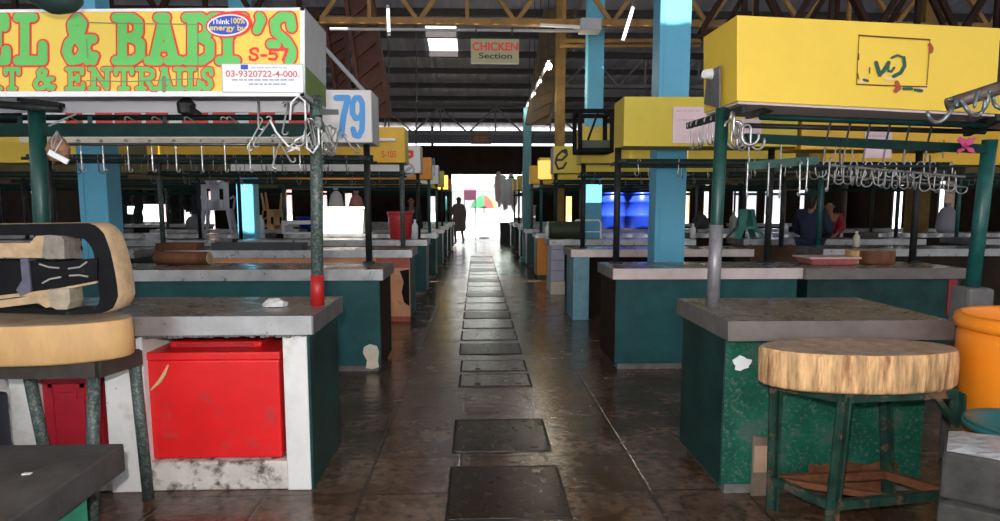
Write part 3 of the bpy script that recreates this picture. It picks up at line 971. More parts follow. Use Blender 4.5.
MB().tube([cp, P(192, 110, 3.7), P(202, 114, 3.7)], [.03, .02, .006], 6).build('cable_tail', BLACKP, tl1)

# --- second left frame: number 79 ----------------------------------------------------
tl2, sb2, rk = frame_generic(-.99, -4.2, 6.2, 'pipe frame carrying the white sign numbered 79', WSGN, posts=(-1.07, -4.1), sm=GREYM, z0=2.085, z1=2.57)
plabel(sb2, 'white sign box with big blue 79')
racks.append((rk, 'dark hook on the rack under the number 79 sign', 30, False))
Y79 = 6.38
for g, x0, x1, wv in (('7', 336.5, 348, 6.2), ('9', 352, 363.5, 5.6)):
    m79 = MB()
    strokes(m79, glyph_px(g, x0, x1, 98, 136), wv, Y79, .006)
    m79.build('numeral', LETB, sb2)
xk = 66
while xk < 300:                      # broken red painted lettering along the lower half of the board
    w = random.choice((22, 30, 16, 26))
    a, b = P(xk, 123, Y79), P(xk + w, 110.5, Y79)
    box(a.x, b.x, Y79 - .004, Y79, a.z, b.z).build('red_letter_piece', LETR, sb2)
    xk += w + random.choice((5, 8, 14, 3))
a, b = P(20, 142.5, Y79), P(300, 138, Y79)
box(a.x, b.x, Y79 - .005, Y79, a.z, b.z).build('cream_strip', CREAM, sb2)

# --- further left frames
tl3, sb3, rk = frame_generic(-.93, -4.2, 8.5, 'pipe frame with orange-yellow sign marked S-105', YELD, pm=MATS['worn_green_pipe'], sm=YELO)
text('lettering', 'S-105', 382, 396, 151, 157.5, 8.68, LETR, sb3, .008, .01)
a, b = P(366, 140.5, 8.6), P(395, 138, 8.6)
box(a.x, b.x, 8.62, 8.66, a.z, b.z).build('white_tube', WHITE, sb3)
racks.append((rk, 'small dark hook on the rack under the S-105 sign', 18, False))
hd = [(WSGN, 'white sign with red stroke and grey ring'), (ORG, 'plain orange sign'), (WSGN, 'white sign with blue lettering'), (YELO, 'olive yellow sign'), (YEL, 'yellow sign'), (mat('red_white_board', (.6, .12, .08), .6), 'reddish sign')]
for i in range(3, 9):
    m, tx = hd[i - 3]
    t, hb, rk = frame_generic(-.95, -4.1, fronts[i], f'{ORD[i]} pipe frame left of the aisle, with {tx}', m, pm=[PIPED, PIPET, PIPEW][i % 3], sm=[GREYM, YELD, LBLUE][i % 3], rich=i < 6)
    if i == 3:
        ms = MB()
        strokes(ms, [[(403, 157), (405, 151.5), (412, 152), (412, 156), (405, 159), (400, 163)]], 3.2, 11.28, .006)
        ms.build('red_stroke', LETR, hb)
        ms = MB()
        strokes(ms, [[(408 + 6 * math.cos(a * .52), 170 + 6 * math.sin(a * .52)) for a in range(13)]], 2, 11.28, .006)
        strokes(ms, [[(404, 172), (412, 167)]], 3, 11.28, .0065)
        ms.build('ring_emblem', GREYM, hb)
    if i == 5:
        text('lettering', 'H B', 430.5, 435, 158, 176, fronts[5] + .18, LETB, hb, .006, .02)

# --- first right frame: long yellow blank sign ----------------------------------------
YR = 3.4
tr1 = thing('stall_frame', 'pipe stall frame carrying the long bright yellow sign with a small script scrawl', 'stall frame', (1.3, 3.55, .93))
po, bot, top = postpx(722.5, 108, 712.5, 306, 3.58, .034, PIPE, tr1)
MB().tube([bot, bot + (top - bot) * .42], .0355, 14).build('bare_sleeve', mat('bare_grey_pipe', (.24, .23, .24), .4, metal=.3, var=.3, vscale=14), po, smooth=True)
po2, bot2, top2 = postpx(990, 140, 972, 290, 3.62, .038, PIPET, tr1, 1.032)
box(bot2.x - .075, bot2.x + .075, 3.54, 3.70, 0, 1.03).build('concrete_pier', CONC, None, .02)
tag(origin(C.objects['concrete_pier'], (bot2.x, 3.62, 0)), 'grey concrete pier under the teal post behind the orange barrel', 'pier')
TLr, BLr, TRr, BRr = P(737, 15, YR), P(737, 101, YR), P(1000, 28, YR), P(1000, 114, YR)
ex = 1.35
TR2, BR2 = TLr + (TRr - TLr) * ex, BLr + (BRr - BLr) * ex
D = Vector((-.02, .44, 0))
sr1 = MB().hexa([BLr, BR2, TR2, TLr, BLr + D, BR2 + D, TR2 + D, TLr + D]).build('sign_box', YEL, tr1, .004)
plabel(sr1, 'bright yellow sign box with worn hatch outline and dark green scrawl')
MB().hexa([BLr + Vector((.01, .01, -.012)), BR2 + Vector((0, .01, -.012)), BR2 + Vector((0, .01, 0)), BLr + Vector((.01, .01, 0)),
           BLr + Vector((-.01, .43, -.012)), BR2 + Vector((-.02, .43, -.012)), BR2 + Vector((-.02, .43, 0)), BLr + Vector((-.01, .43, 0))]).build('underside', mat('mauve_grey_sheet', (.55, .46, .46), .6), sr1)
mw = MB()
strokes(mw, [[(858.5, 35.5), (880, 37), (929, 40)]], 1.5, YR, .006)
strokes(mw, [[(929, 40), (928, 60), (926, 85)], [(858.5, 35), (857, 60), (856, 84)]], .9, YR, .006)
strokes(mw, [[(856, 84.5), (893, 86), (926, 87)], [(869, 68), (869, 73)], [(858, 54), (858, 60)], [(857, 74), (858, 79)]], 1.3, YR, .006)
mw.build('hatch_outline', mat('worn_brown_line', (.12, .05, .015), .8), sr1)
def marks(name, m, dy, *items):
    for pl, wv in items:
        k = MB()
        strokes(k, pl, wv, YR, dy)
        k.build(name, m, sr1)


marks('lettering', INKG, .006, ([[(875.5, 63), (879, 75), (883, 71), (888, 63)]], 4.2), ([[(888, 63), (887.5, 71), (890.5, 72), (893.5, 68)]], 2.4), ([[(891, 58), (897, 55.5), (903, 58)]], 2.4),
      ([[(903, 58), (904, 66), (900, 73), (893, 76.5)]], 3.8), ([[(903, 89), (911, 89)]], 3), ([[(914, 90), (921, 91)]], 3), ([[(863, 80), (867, 81)]], 2.6))
marks('rust_stain', mat('red_rust', (.36, .06, .03), .7), .0065, ([[(896, 83), (898, 88), (895, 91)]], 5), ([[(929, 45), (931, 49), (930, 52)]], 4))
marks('scraped_patch', mat('pale_scrape', (.75, .52, .32), .7), .0055, ([[(886, 79.5), (893, 79)]], 3.4), ([[(864, 79.5), (860, 82)]], 3.4), ([[(921, 88), (924, 89)]], 3.4))
# fittings on the sign's end
e0 = P(711, 72, 3.62)
bx = MB().hexa([P(706, 104, 3.78), P(721, 108, 3.55), P(721, 66, 3.55), P(709, 72, 3.78), P(704, 104, 3.78), P(719, 108, 3.55), P(719, 66, 3.55), P(707, 72, 3.78)]).build('meter_box', mat('dull_meter_grey', (.12, .12, .125), .5, var=.4, vscale=20), tr1)
MB().tube([P(708.5, 36, 3.84), P(708, 108, 3.84)], .012, 6).build('conduit', WSGN, tr1)
MB().tube([P(712, 74, 3.68), P(704, 74, 3.66)], [.03, .022], 10).build('lamp_holder', WHITE, tr1)
# rails
railpx('rail', [(760, 117, 3.46), (985, 125.5, 3.46)], 3.46, .016, PIPEB, tr1)
railpx('rail', [(745, 125.5, 3.62), (985, 132, 3.62)], 3.62, .014, PIPED, tr1)
railpx('beam', [(745, 138), (985, 149)], 3.58, .024, PIPEB, tr1, True)
MB().bar(P(688, 126, 3.98), P(744, 109, 3.38), .025, .035).build('cross_arm', PIPED, tr1)
MB().bar(P(748, 116, 3.4), P(785, 104, 3.7), .03, .03).build('brace', PIPED, tr1)
MB().bar(P(966, 132, 3.62), P(1000, 116, 3.4), .04, .05).build('cross_arm', PIPED, tr1)
for x in (828, 848, 868, 888, 908, 930):
    MB().tube([P(x + 3, 121, 3.46), P(x - 2, 142, 3.58), P(x - 5, 163, 3.6)], .0055, 5).build('tie_rod', HOOKD, tr1)
for x in (836, 853, 944):
    MB().tube([P(x, 140, 3.58), P(x - 1, 158, 3.58)], .004, 5).build('tie_rod', HOOKD, tr1)
# near pipe end with big hooks, from off the picture
tp = thing('hook_pipe', 'short dark pipe rail in front of the yellow sign, big hooks over it', 'pipe rail', P(960, 103, 2.75))
MB().tube([P(947, 105, 2.78), P(1015, 83, 2.7)], .028, 12).build('pipe', mat('weathered_pipe', (.12, .09, .075), .5, metal=.3, var=.5, vscale=18), tp, smooth=True)
MB().tube([P(1000, 88, 2.72), P(1003, 40, 2.78)], .012, 6).build('hanger', INK, tp)

# --- second right frames: olive sign then orange-yellow sign
tr2, sr2, rk = frame_generic(1.37, 3.02, 6.05, 'pipe frame with plain olive-yellow sign and pink notice', [YELO], pm=PIPED, posts=(1.36, 2.86), z0=2.045, z1=2.50)
plabel(sr2, 'olive-yellow sign box with a pink paper notice')
a, b = P(672.5, 143, 6.22), P(717, 107, 6.22)
pp = box(a.x, b.x, 6.222, 6.229, a.z, b.z).build('notice', PINKP, sr2)
small_print([(676, 700, 111), (677, 712, 120)], 6.222, mat('faint_print', (.62, .46, .48), .7), pp, .003, 1.4)
a, b = P(735, 143, 6.22), P(762, 119, 6.22)
box(a.x, b.x, 6.222, 6.229, a.z, b.z).build('notice', PINKP, sr2)
racks.append((rk, 'thin steel hook under the olive-yellow sign', 9, True))
tr2b, sr2b, rk = frame_generic(3.06, 4.65, 6.05, 'pipe frame with orange-yellow sign and faded pink notice, behind hook row', YELD, pm=PIPED, posts=(4.33,), z0=2.02, z1=2.48)
a, b = P(864, 158, 6.22), P(893, 130, 6.22)
pp = box(a.x, b.x, 6.222, 6.229, a.z, b.z).build('notice', PINKP, sr2b)
small_print([(867, 890, 136)], 6.222, MATS['faint_print'], pp, .003, 2)
racks.append((rk, 'ring-shaped steel hook under the orange-yellow sign', 22, True))
# --- further right frames
tr3, sr3, rk = frame_generic(1.36, 4.2, 8.5, 'pipe frame with yellow sign behind a black angle-iron crate', YEL, z0=2.05, z1=2.52)
racks.append((rk, 'small dark hook under the yellow sign behind the black crate', 16, False))
ck = thing('iron_crate', 'black angle-iron frame fixed before the third yellow sign', 'metal frame', P(580, 148, 8.2))
A0, A1, A2, A3 = P(580, 150, 8.2), P(612, 150, 8.2), P(612, 111, 8.2), P(580, 111, 8.2)
dv = Vector((0, .45, 0))
for p, q in ((A0, A1), (A1, A2), (A2, A3), (A3, A0)):
    MB().bar(p, q, .05).build('rail', DARK, ck)
    MB().bar(p + dv, q + dv, .05).build('rail', DARK, ck)
for p in (A0, A1, A2, A3):
    MB().bar(p, p + dv, .05).build('strut', DARK, ck)
MB().bar(P(588, 140, 8.19), P(598, 112, 8.19), .025).build('brace', DARK, ck)
box(A0.x + .02, A1.x - .02, 8.22, 8.24, P(590, 148, 8.2).z, P(590, 140, 8.2).z).build('cloth', mat('olive_cloth', (.09, .10, .06), .8), ck)
tr4, sr4, rk = frame_generic(1.30, 4.2, 11.1, 'pipe frame with yellow sign bearing a black script C', YELO, sm=GREYM)
mc = MB()
strokes(mc, [[(566, 153), (562, 151), (557, 156), (555.5, 163), (558, 169), (563, 168), (566, 163)], [(562, 151), (566, 150), (567, 155), (562, 160), (557, 160)]], 2.2, 11.28, .006)
mc.build('lettering', INK, sr4)
for i in range(4, 9):
    m, tx = [(GLOW, 'small lit yellow sign'), (YELD, 'orange sign'), (WSGN, 'white sign'), (YELO, 'olive sign'), (YEL, 'plain yellow sign')][i - 4]
    if i == 4:
        t, hb, rk = frame_generic(1.30, 4.1, fronts[i], f'{ORD[i]} pipe frame right of the aisle, with {tx}', YELO, pm=PIPET)
        box(1.27, 1.55, fronts[i] + .168, fronts[i] + .18, 2.06, 2.44).build('lit_panel', GLOW, hb)
    else:
        frame_generic(1.32, 4.1, fronts[i], f'{ORD[i]} pipe frame right of the aisle, with {tx}', m, pm=[PIPET, PIPED, PIPEW][i % 3], rich=i < 6, posts=(1.38, 2.6) if i == 5 else None)
# --- frames away from the aisle
for i, yf in enumerate((3.4, 5.85, 8.5, 11.1, 13.7, 16.3, 21.5)):
    if i > 0:
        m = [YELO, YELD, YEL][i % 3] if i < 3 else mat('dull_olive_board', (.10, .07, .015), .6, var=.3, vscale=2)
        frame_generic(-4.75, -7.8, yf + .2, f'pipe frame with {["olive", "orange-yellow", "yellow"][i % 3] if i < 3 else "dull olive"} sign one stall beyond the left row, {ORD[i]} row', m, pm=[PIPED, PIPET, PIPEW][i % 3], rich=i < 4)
    if i > 2:
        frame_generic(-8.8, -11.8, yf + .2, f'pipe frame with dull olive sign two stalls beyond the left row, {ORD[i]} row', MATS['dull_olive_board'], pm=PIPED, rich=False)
for i, yf in enumerate((8.5, 11.1, 13.7, 16.3, 21.5)):
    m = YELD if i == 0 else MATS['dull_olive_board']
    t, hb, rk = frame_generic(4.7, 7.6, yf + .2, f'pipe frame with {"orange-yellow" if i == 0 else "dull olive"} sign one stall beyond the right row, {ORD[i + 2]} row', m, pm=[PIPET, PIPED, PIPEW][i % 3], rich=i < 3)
    if i == 0:
        racks.append((rk, 'brownish hook on the rack one stall beyond the right row', 26, False))
    if i > 0:
        frame_generic(8.6, 11.7, yf + .2, f'pipe frame with dull olive sign two stalls beyond the right row, {ORD[i + 2]} row', MATS['dull_olive_board'], pm=[PIPED, PIPET][i % 2], rich=False)

# ------------------------------------------------------------------ meat hooks
def s_hook(L, ra, rb, r=.0042, flip=1):
    pts = []
    for k in range(8):               # top bend over the rail
        a = math.pi * (1.05 - k / 7 * 1.05)
        pts.append((-ra + ra * math.cos(a) * -1 - 0, 0, ra * math.sin(a)))
    pts = [(ra * math.cos(math.radians(200 - k * 200 / 8)) - ra, 0, ra * math.sin(math.radians(200 - k * 200 / 8))) for k in range(9)]
    pts += [(0, 0, -L * .5), (0, 0, -L + rb)]
    pts += [(flip * (rb - rb * math.cos(math.radians(k * 205 / 9))), 0, -L + rb - rb * math.sin(math.radians(k * 205 / 9))) for k in range(1, 10)]
    return MB().tube(pts, r, 6).bm


def hook_mesh(name, *a, **k):
    m = MB()
    m.bm.free()
    m.bm = s_hook(*a, **k)
    o = m.build(name, HOOK, None, smooth=True)
    me = o.data
    bpy.data.objects.remove(o)
    return me


HM = {'loop': hook_mesh('meat_hook', .085, .018, .026, r=.0042), 'long': hook_mesh('meat_hook', .17, .012, .013, r=.0046), 'short': hook_mesh('meat_hook', .13, .02, .032), 'ring': hook_mesh('meat_hook', .12, .03, .045, r=.006),
      'big': hook_mesh('meat_hook', .17, .042, .05, r=.0095), 'round': hook_mesh('meat_hook', .10, .026, .042, r=.0075)}


def hooks(kind, spots, label, group, m):
    me = HM[kind].copy()
    me.materials.clear()
    me.materials.append(m)
    for (p, rot) in spots:
        o = bpy.data.objects.new('meat_hook', me)
        C.objects.link(o)
        o.location = p
        o.rotation_euler = rot
        tag(o, label, 'hook', group)


# L1: row of straight hooks on the thin rail
hooks('long', [(P(x, 144.5, 3.98) + Vector((.02, 0, .012)), (0, 0, random.uniform(1.2, 1.9))) for x in (77, 99, 124, 148, 172, 198, 221, 246, 270, 296)],
      'straight steel hook hanging in the row below the sign with green lettering', 'hooks on the thin rail below the green lettered sign', HOOK)
hooks('long', [(P(x, 118, 3.98) + Vector((0, -.03, 0)), (.5, -1.0, .25)) for x in (74, 131, 158, 190, 226, 232)],
      'steel hook slung slantwise over the upper rail before the red lettering', 'slanting hooks over the upper rail', HOOK)
# hook bundle at the left sign's corner post
sp = []
for k in range(13):
    u = k / 12
    sp.append((P(306 + 38 * u, 126 + 14 * u, 3.45 + .5 * u) + Vector((0, 0, .02)), (random.uniform(-.5, .5), random.uniform(-.6, .6), random.uniform(0, 6.2))))
hooks('short', sp, 'bright steel hook in the cluster around the post at the lettered sign end', 'hooks clustered at the lettered sign end', HOOK)
hooks('long', [(P(x, y, 3.62), (random.uniform(-.3, .3), r, .2)) for x, y, r in ((258, 98, 0), (262, 121, .5), (276, 136, -.5), (281, 139, .3), (271, 120, .6), (288, 104, .2))],
      'steel hook among the tangle hanging left of the lettered sign end', 'tangled hooks under the number plate', HOOK)
# wire loops
for k, (pts, lab) in enumerate((
        ([(290, 120), (291, 103), (298, 96), (305, 101), (306, 128), (303, 140)], 'white cord loop tied at the end of the lettered sign'),
        ([(299, 146), (292, 150), (286, 152), (296, 140), (306, 134), (307, 148), (313, 153), (319, 144), (318, 120)], 'white cord loops knotted on the red-footed post'),
        ([(270, 120), (276, 132), (288, 146), (300, 150)], 'slack white cord strung across the rail beside the post'))):
    tag(origin(MB().tube([P(x, y, 3.5) for x, y in pts], .0055, 6).build('cord_loop', WHITE, smooth=True), P(*pts[0], 3.5)), lab, 'cord')
# rag bundle at the left
t = thing('rag_bundle', 'hooks and rag bundle with a white strip hanging by the dark green post', 'rag', P(58, 150, 3.62))
MB().lathe([(0, -.07), (.05, -.06), (.065, 0), (.04, .05), (.01, .08)], P(58, 149, 3.62), 12, 1., .6).build('rag', mat('mottled_rag', (.28, .14, .07), .8, var=.7, vscale=40), t, smooth=True)
MB().bar(P(49, 152, 3.58), P(68, 162, 3.58), .012, .028).build('white_strip', WHITE, t)
for x, a in ((52, .4), (56, -.2), (62, -.5)):
    MB().tube([P(57, 131, 3.6), P(x, 140, 3.58), P(x - 3 + a * 8, 152, 3.58)], .004, 5).build('wire', HOOK, t)
MB().tube([P(49, 126, 3.6), P(64, 119, 3.6), P(76, 114, 3.6)], .005, 5).build('wire', HOOK, t)

# generic racks
GRP = 0
for (a, b, yp, zb), lab, n, bright in racks:
    kind = 'ring' if 'ring' in lab else 'short'
    spots = []
    for k in range(n):
        x = a + .12 + (b - a - .24) * (k + random.uniform(-.3, .3)) / max(1, n - 1)
        yy = yp + (-.26 if k % 2 == 0 else .24)
        spots.append(((x, yy, zb - .005), (random.uniform(-.06, .06), random.uniform(-.1, .1), random.uniform(.9, 2.2) if kind == 'short' else random.uniform(-.7, .7))))
    hooks(kind, spots, lab, lab.replace('hook', 'hooks', 1), HOOK if bright else HOOKD)
# R1 hook clusters
hooks('round', [(P(x, y, Y), (0, random.uniform(-.2, .2), r)) for x, y, Y, r in ((733, 127, 3.55, .3), (738, 130, 3.53, .6), (742, 126, 3.5, -.3), (734, 118, 3.45, .9), (751, 130, 3.5, .2), (727, 130, 3.6, .1))],
      'thick pale hook in the cluster on the yellow sign corner post', 'hooks at the yellow sign corner post', HOOK)
hooks('short', [(P(690 + 4.5 * k, 127 - 1.4 * k, 3.96 - .05 * k), (0, 0, random.uniform(.6, 1.4))) for k in range(7)],
      'thin hook on the cross arm beside the pink notice', 'hooks on the cross arm beside the pink notice', HOOK)
hooks('long', [(P(x, y, 3.58), (0, random.uniform(-.1, .1), random.uniform(.9, 1.6))) for x, y in ((748, 165), (769, 165), (781, 166), (800, 164), (808, 160), (830, 160))],
      'straight hook hanging low beyond the yellow sign corner post', 'straight hooks low under the yellow sign', HOOK)
tb = thing('hook_bar', 'short flat green bar hung with straight hooks under the yellow sign', 'hook bar', P(790, 163, 3.6))
MB().bar(P(746, 166, 3.6), P(818, 160, 3.6), .02, .045).build('bar', PIPE, tb)
for x in (749, 781):
    MB().tube([P(x, 142, 3.59), P(x, 162, 3.6)], .005, 5).build('hanger', HOOKD, tb)
hooks('loop', [(P(837 + 7.0 * k, 168 + .62 * k, 3.62), (0, random.uniform(-.25, .25), random.uniform(-.9, .9))) for k in range(18)],
      'round-bent steel hook in the long row under the yellow sign', 'round hooks in the long row under the yellow sign', HOOKM)
th = thing('hook_rail', 'thin dark rail holding the long row of round hooks', 'rail', P(890, 170, 3.62))
MB().tube([P(828, 165, 3.62), P(965, 177, 3.62)], .008, 6).build('rail', HOOKD, th)
for x, y in ((840, 148), (930, 155)):
    MB().tube([P(x, y, 3.58), P(x, y + 20, 3.62)], .005, 5).build('hanger', HOOKD, th)
MB().tube([P(828, 175, 3.66), P(965, 187, 3.66)], .006, 6).build('rail', HOOKD, th)
# near big hooks over the near pipe
for (pts, lab) in (([(947, 100), (952, 99), (955, 104), (950, 112), (945, 120), (935, 124), (928, 118), (927, 110)], 'big bent hook at the tip of the short dark pipe'),
                   ([(957, 108), (955, 99), (962, 101), (966, 108), (972, 117), (980, 116), (986, 106), (984, 98)], 'second big hook along the short dark pipe'),
                   ([(974, 110), (976, 92), (984, 88), (990, 96), (986, 108), (978, 116), (970, 112)], 'third big hook along the short dark pipe'),
                   ([(988, 92), (995, 90), (992, 100), (996, 108), (1006, 110)], 'fourth big hook along the short dark pipe, cut by the frame')):
    q = [P(x, y, 2.70 + .02 * (i % 3)) for i, (x, y) in enumerate(pts)]
    o = MB().tube(q, .0095, 8).build('meat_hook', HOOKB, smooth=True)
    md = o.modifiers.new('s', 'SUBSURF')
    md.levels = md.render_levels = 1
    tag(origin(o, q[0]), lab, 'hook')
# pink ribbon on the post
t = thing('ribbon', 'pink ribbon tied high on the teal post', 'ribbon', P(965, 146, 3.5))
for k, (pts) in enumerate(([(962, 142), (953, 133), (957, 128), (966, 133)], [(962, 142), (968, 130), (978, 130), (972, 139)], [(962, 142), (954, 146), (953, 152), (963, 147)], [(964, 142), (974, 144), (977, 151), (968, 149)])):
    MB().prism([P(965 + (x - 963) * .75, 146 + (y - 141) * .72, 3.5 + .012 * k) for x, y in pts], (0, .006, 0)).build('loop', PINK, t)
MB().lathe([(0, -.018), (.018, 0), (0, .018)], P(965, 146, 3.5), 8).build('knot', PINK, t)

# ------------------------------------------------------------------ drain covers
COV = mat('wet_iron_cover', (.018, .009, .006), .3, var=.4, vscale=8, rvar=.06, bump=.1, bscale=30, spec=0.18)
SLOT = mat('cover_gap', (.008, .006, .005), .7)
WETC = mat('wet_cover_concrete', (.045, .026, .018), .2, var=.4, vscale=9, rvar=.12, bump=.3, bscale=25)
ks = [(3.00, 3.62), (3.87, 4.46), (5.35, 5.72), (5.86, 6.25)]
yv = 6.55
while yv < 19.8:
    ks.append((yv, yv + .52))
    yv += .72
for i, (ya, yb) in enumerate(ks):
    lab = f'{ORD[i]} drain cover along the wet aisle, counted from the camera'
    t = thing('drain_cover', lab, 'drain cover', (.15, (ya + yb) / 2, 0))
    xa, xb = -.145 - (.03 if i > 3 else 0), .44
    dz = .006
    box(xa - .014, xb + .014, ya - .014, yb + .014, -.01, .002).build('gap', SLOT, t)
    box(xa, xb, ya, yb, -.01, dz).build('plate', COV if i < 2 or i % 3 == 1 else WETC, t, .004)
    if i < 4:
        box(xa - .014, xb + .014, yb + .012, yb + .026, -.01, .008).build('rim', WETC, t)
        for x in (xa + .12, xb - .12):
            box(x, x + .05, ya + .05, ya + .07, dz - .001, dz + .003).build('grip_slot', SLOT, t)

# ------------------------------------------------------------------ red coolers
def cooler(x0, x1, ya, z0, z1, m, label, depth=.5, straw=False):
    t = thing('cooler_box', label, 'cooler', ((x0 + x1) / 2, ya + depth / 2, z0))
    h = z1 - z0
    i = .008
    MB().hexa([(x0 + .02, ya + .015, z0), (x1 - .01, ya + .015, z0), (x1 - i, ya + i, z1 - .045), (x0 + i, ya + i, z1 - .045),
               (x0 + .02, ya + depth, z0), (x1 - .01, ya + depth, z0), (x1 - i, ya + depth, z1 - .045), (x0 + i, ya + depth, z1 - .045)]).build('body', m, t, .012)
    lid = box(x0, x1, ya, ya + depth + .01, z1 - .045, z1 - .002).build('lid', m, t, .008)
    box(x0 + .10, x1 - .13, ya + .12, ya + depth - .06, z1 - .003, z1 + .03).build('handle_ridge', m, lid, .012)
    box(x0 + .14, x1 - .17, ya + .116, ya + .122, z1 + .004, z1 + .02).build('grip_recess', REDD, lid)
    return t


ya = 3.40
xa, xb = P(143, 420, ya).x, P(282, 420, ya).x
zb, zt = .158, P(210, 352, ya).z + .0
tc = cooler(xa, xb, ya, zb, zt, REDB, 'bright red cooler box in the counter opening, straw on its front')
mbs = MB()
mbs.tube([(P(x, y, ya - .006)) for x, y in ((168, 365), (164, 374), (159, 382), (151, 390))], [.005, .010, .010, .004], 6).build('straw_strip', mat('straw', (.72, .48, .24), .7), tc)
xa, xb = P(38, 420, ya).x, P(102, 420, ya).x
zt2 = P(70, 376, ya).z
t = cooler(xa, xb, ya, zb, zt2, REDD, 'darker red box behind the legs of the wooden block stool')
fz = (zb + zt2) / 2
a, b = P(52, 440, ya), P(83, 384, ya)
for (x0, x1, z0, z1) in ((a.x, b.x, b.z - .02, b.z), (a.x, a.x + .02, fz - .15, b.z), (b.x - .02, b.x, fz - .15, b.z), (a.x + .04, b.x - .04, b.z - .08, b.z - .045)):
    box(x0, x1, ya + .0, ya + .016, z0, z1).build('embossed_rib', REDD, t)
p = Vector((P(3, 400, 3.30).x - .02, 3.28, 0))
t = thing('jerry_can', 'dark navy jerry can cut by the frame beside the white pillar', 'can', p)
box(p.x - .15, p.x + .035, p.y - .08, p.y + .05, 0, P(3, 392, 3.3).z).build('body', mat('navy_plastic', (.012, .016, .04), .45), t, .02)
MB().tube([(p.x - .12, p.y - .02, P(3, 392, 3.3).z), (p.x - .06, p.y - .02, P(3, 392, 3.3).z + .05), (p.x + .02, p.y - .02, P(3, 392, 3.3).z)], .014, 8).build('handle', mat('navy_plastic', (.012, .016, .04), .45), t)
# ------------------------------------------------------------------ block stool, left
ts = thing('block_stool', 'iron stool with slanting pipe legs under the thick pale wooden slab', 'stool', (-2.0, 3.05, 0))
zf = .79
fr, br_ = G(97, 362, zf), G(138, 350, zf)
x0s = -2.42
for p, q in (((x0s, fr.y, zf - .035), (fr.x, fr.y, zf - .035)), ((fr.x, fr.y, zf - .035), (br_.x, br_.y, zf - .035)), ((br_.x, br_.y, zf - .035), (x0s, br_.y, zf - .035)), ((x0s, fr.y, zf - .035), (x0s, br_.y, zf - .035))):
    MB().bar(p, q, .045, .07).build('top_rail', IRONB, ts)
bl = G(149, 498, 0)
bl.y = min(bl.y, 3.29)
for p, q in (((fr.x - .03, fr.y + .02, zf - .06), (fr.x - .04, fr.y - .06, 0)), ((br_.x - .01, br_.y - .02, zf - .06), (bl.x, bl.y, 0)),
             ((x0s + .02, fr.y + .02, zf - .06), (x0s - .03, fr.y - .06, 0)), ((P(31, 381, br_.y).x, br_.y - .02, zf - .06), (P(52, 460, 3.25).x, 3.25, 0))):
    lg = MB().tube([p, q], .027, 10).build('leg', PIPEW, ts, smooth=True)


def slab(name, label, c, rx, ry, z0, z1, seed, side, topm, notch=0.):
    rnd = random.Random(seed)
    ph = [rnd.uniform(0, 6.28) for _ in range(6)]
    t = thing(name, label, 'chopping block', (c[0], c[1], z0))
    n = 120

    def rad(a, k):
        f = 1 + .018 * math.sin(2 * a + ph[0]) + .014 * math.sin(3 * a + ph[1]) + .008 * math.sin(7 * a + ph[2]) + notch * .008 * math.sin(31 * a + ph[3]) + notch * .006 * math.sin(53 * a + ph[4] + k)
        return f
    mb = MB()
    rings = []
    for k, (s, z) in enumerate(((.97, z0), (1.0, z0 + .012), (1.005, (z0 + z1) / 2), (1.0, z1 - .012), (.985, z1))):
        rings.append([mb.bm.verts.new((c[0] + rx * s * rad(a, k) * math.cos(a), c[1] + ry * s * rad(a, k) * math.sin(a), z)) for a in [j * 2 * math.pi / n for j in range(n)]])
    for r0, r1 in zip(rings, rings[1:]):
        for j in range(n):
            mb.face([r0[j], r0[(j + 1) % n], r1[(j + 1) % n], r1[j]])
    mb.face(rings[0][::-1])
    mb.build('bark_side', side, t, smooth=True)
    mb = MB()
    prev = None
    for s, z in ((.985, z1), (.95, z1 + .002), (.7, z1 - .002), (.35, z1 - .008), (.0, z1 - .010)):
        if s > 0:
            r = [mb.bm.verts.new((c[0] + rx * s * rad(a, 4) * math.cos(a), c[1] + ry * s * rad(a, 4) * math.sin(a), z)) for a in [j * 2 * math.pi / n for j in range(n)]]
        else:
            r = [mb.bm.verts.new((c[0], c[1], z))]
        if prev:
            for j in range(n):
                if len(r) == 1:
                    mb.face([prev[j], prev[(j + 1) % n], r[0]])
                else:
                    mb.face([prev[j], prev[(j + 1) % n], r[(j + 1) % n], r[j]])
        prev = r
    mb.build('cut_face', topm, t, smooth=True)
    return t


slab('chopping_block', 'thick smooth pale wooden slab under the black wooden ring', (-2.10, 3.085), .485, .235, zf + .002, .968, 3, WOODP, mat('pale_cut_wood', (.46, .34, .22), .6, var=.3, vscale=8, bump=.2))

# ------------------------------------------------------------------ wooden ring object (block tipped on its edge)
yo = 3.03
to = thing('wooden_ring', 'black-faced wooden ring frame with pale edge, stood upright on the slab', 'wooden block', P(40, 318, yo))
def Q(x, y, Y=yo): return P(x, y, Y)
outer = [(-40, 225), (60, 223.5), (88, 223), (97, 226), (104, 234), (110, 250), (114, 268), (117, 285), (118, 298), (113, 308), (104, 313), (85, 314.5), (60, 315), (42, 314), (-40, 312)]
inner = [(-40, 304), (44, 309), (62, 310.5), (84, 309), (98, 306), (100, 299), (98, 285), (96, 266), (93, 250), (86, 240), (74, 236), (40, 235), (-40, 236)]
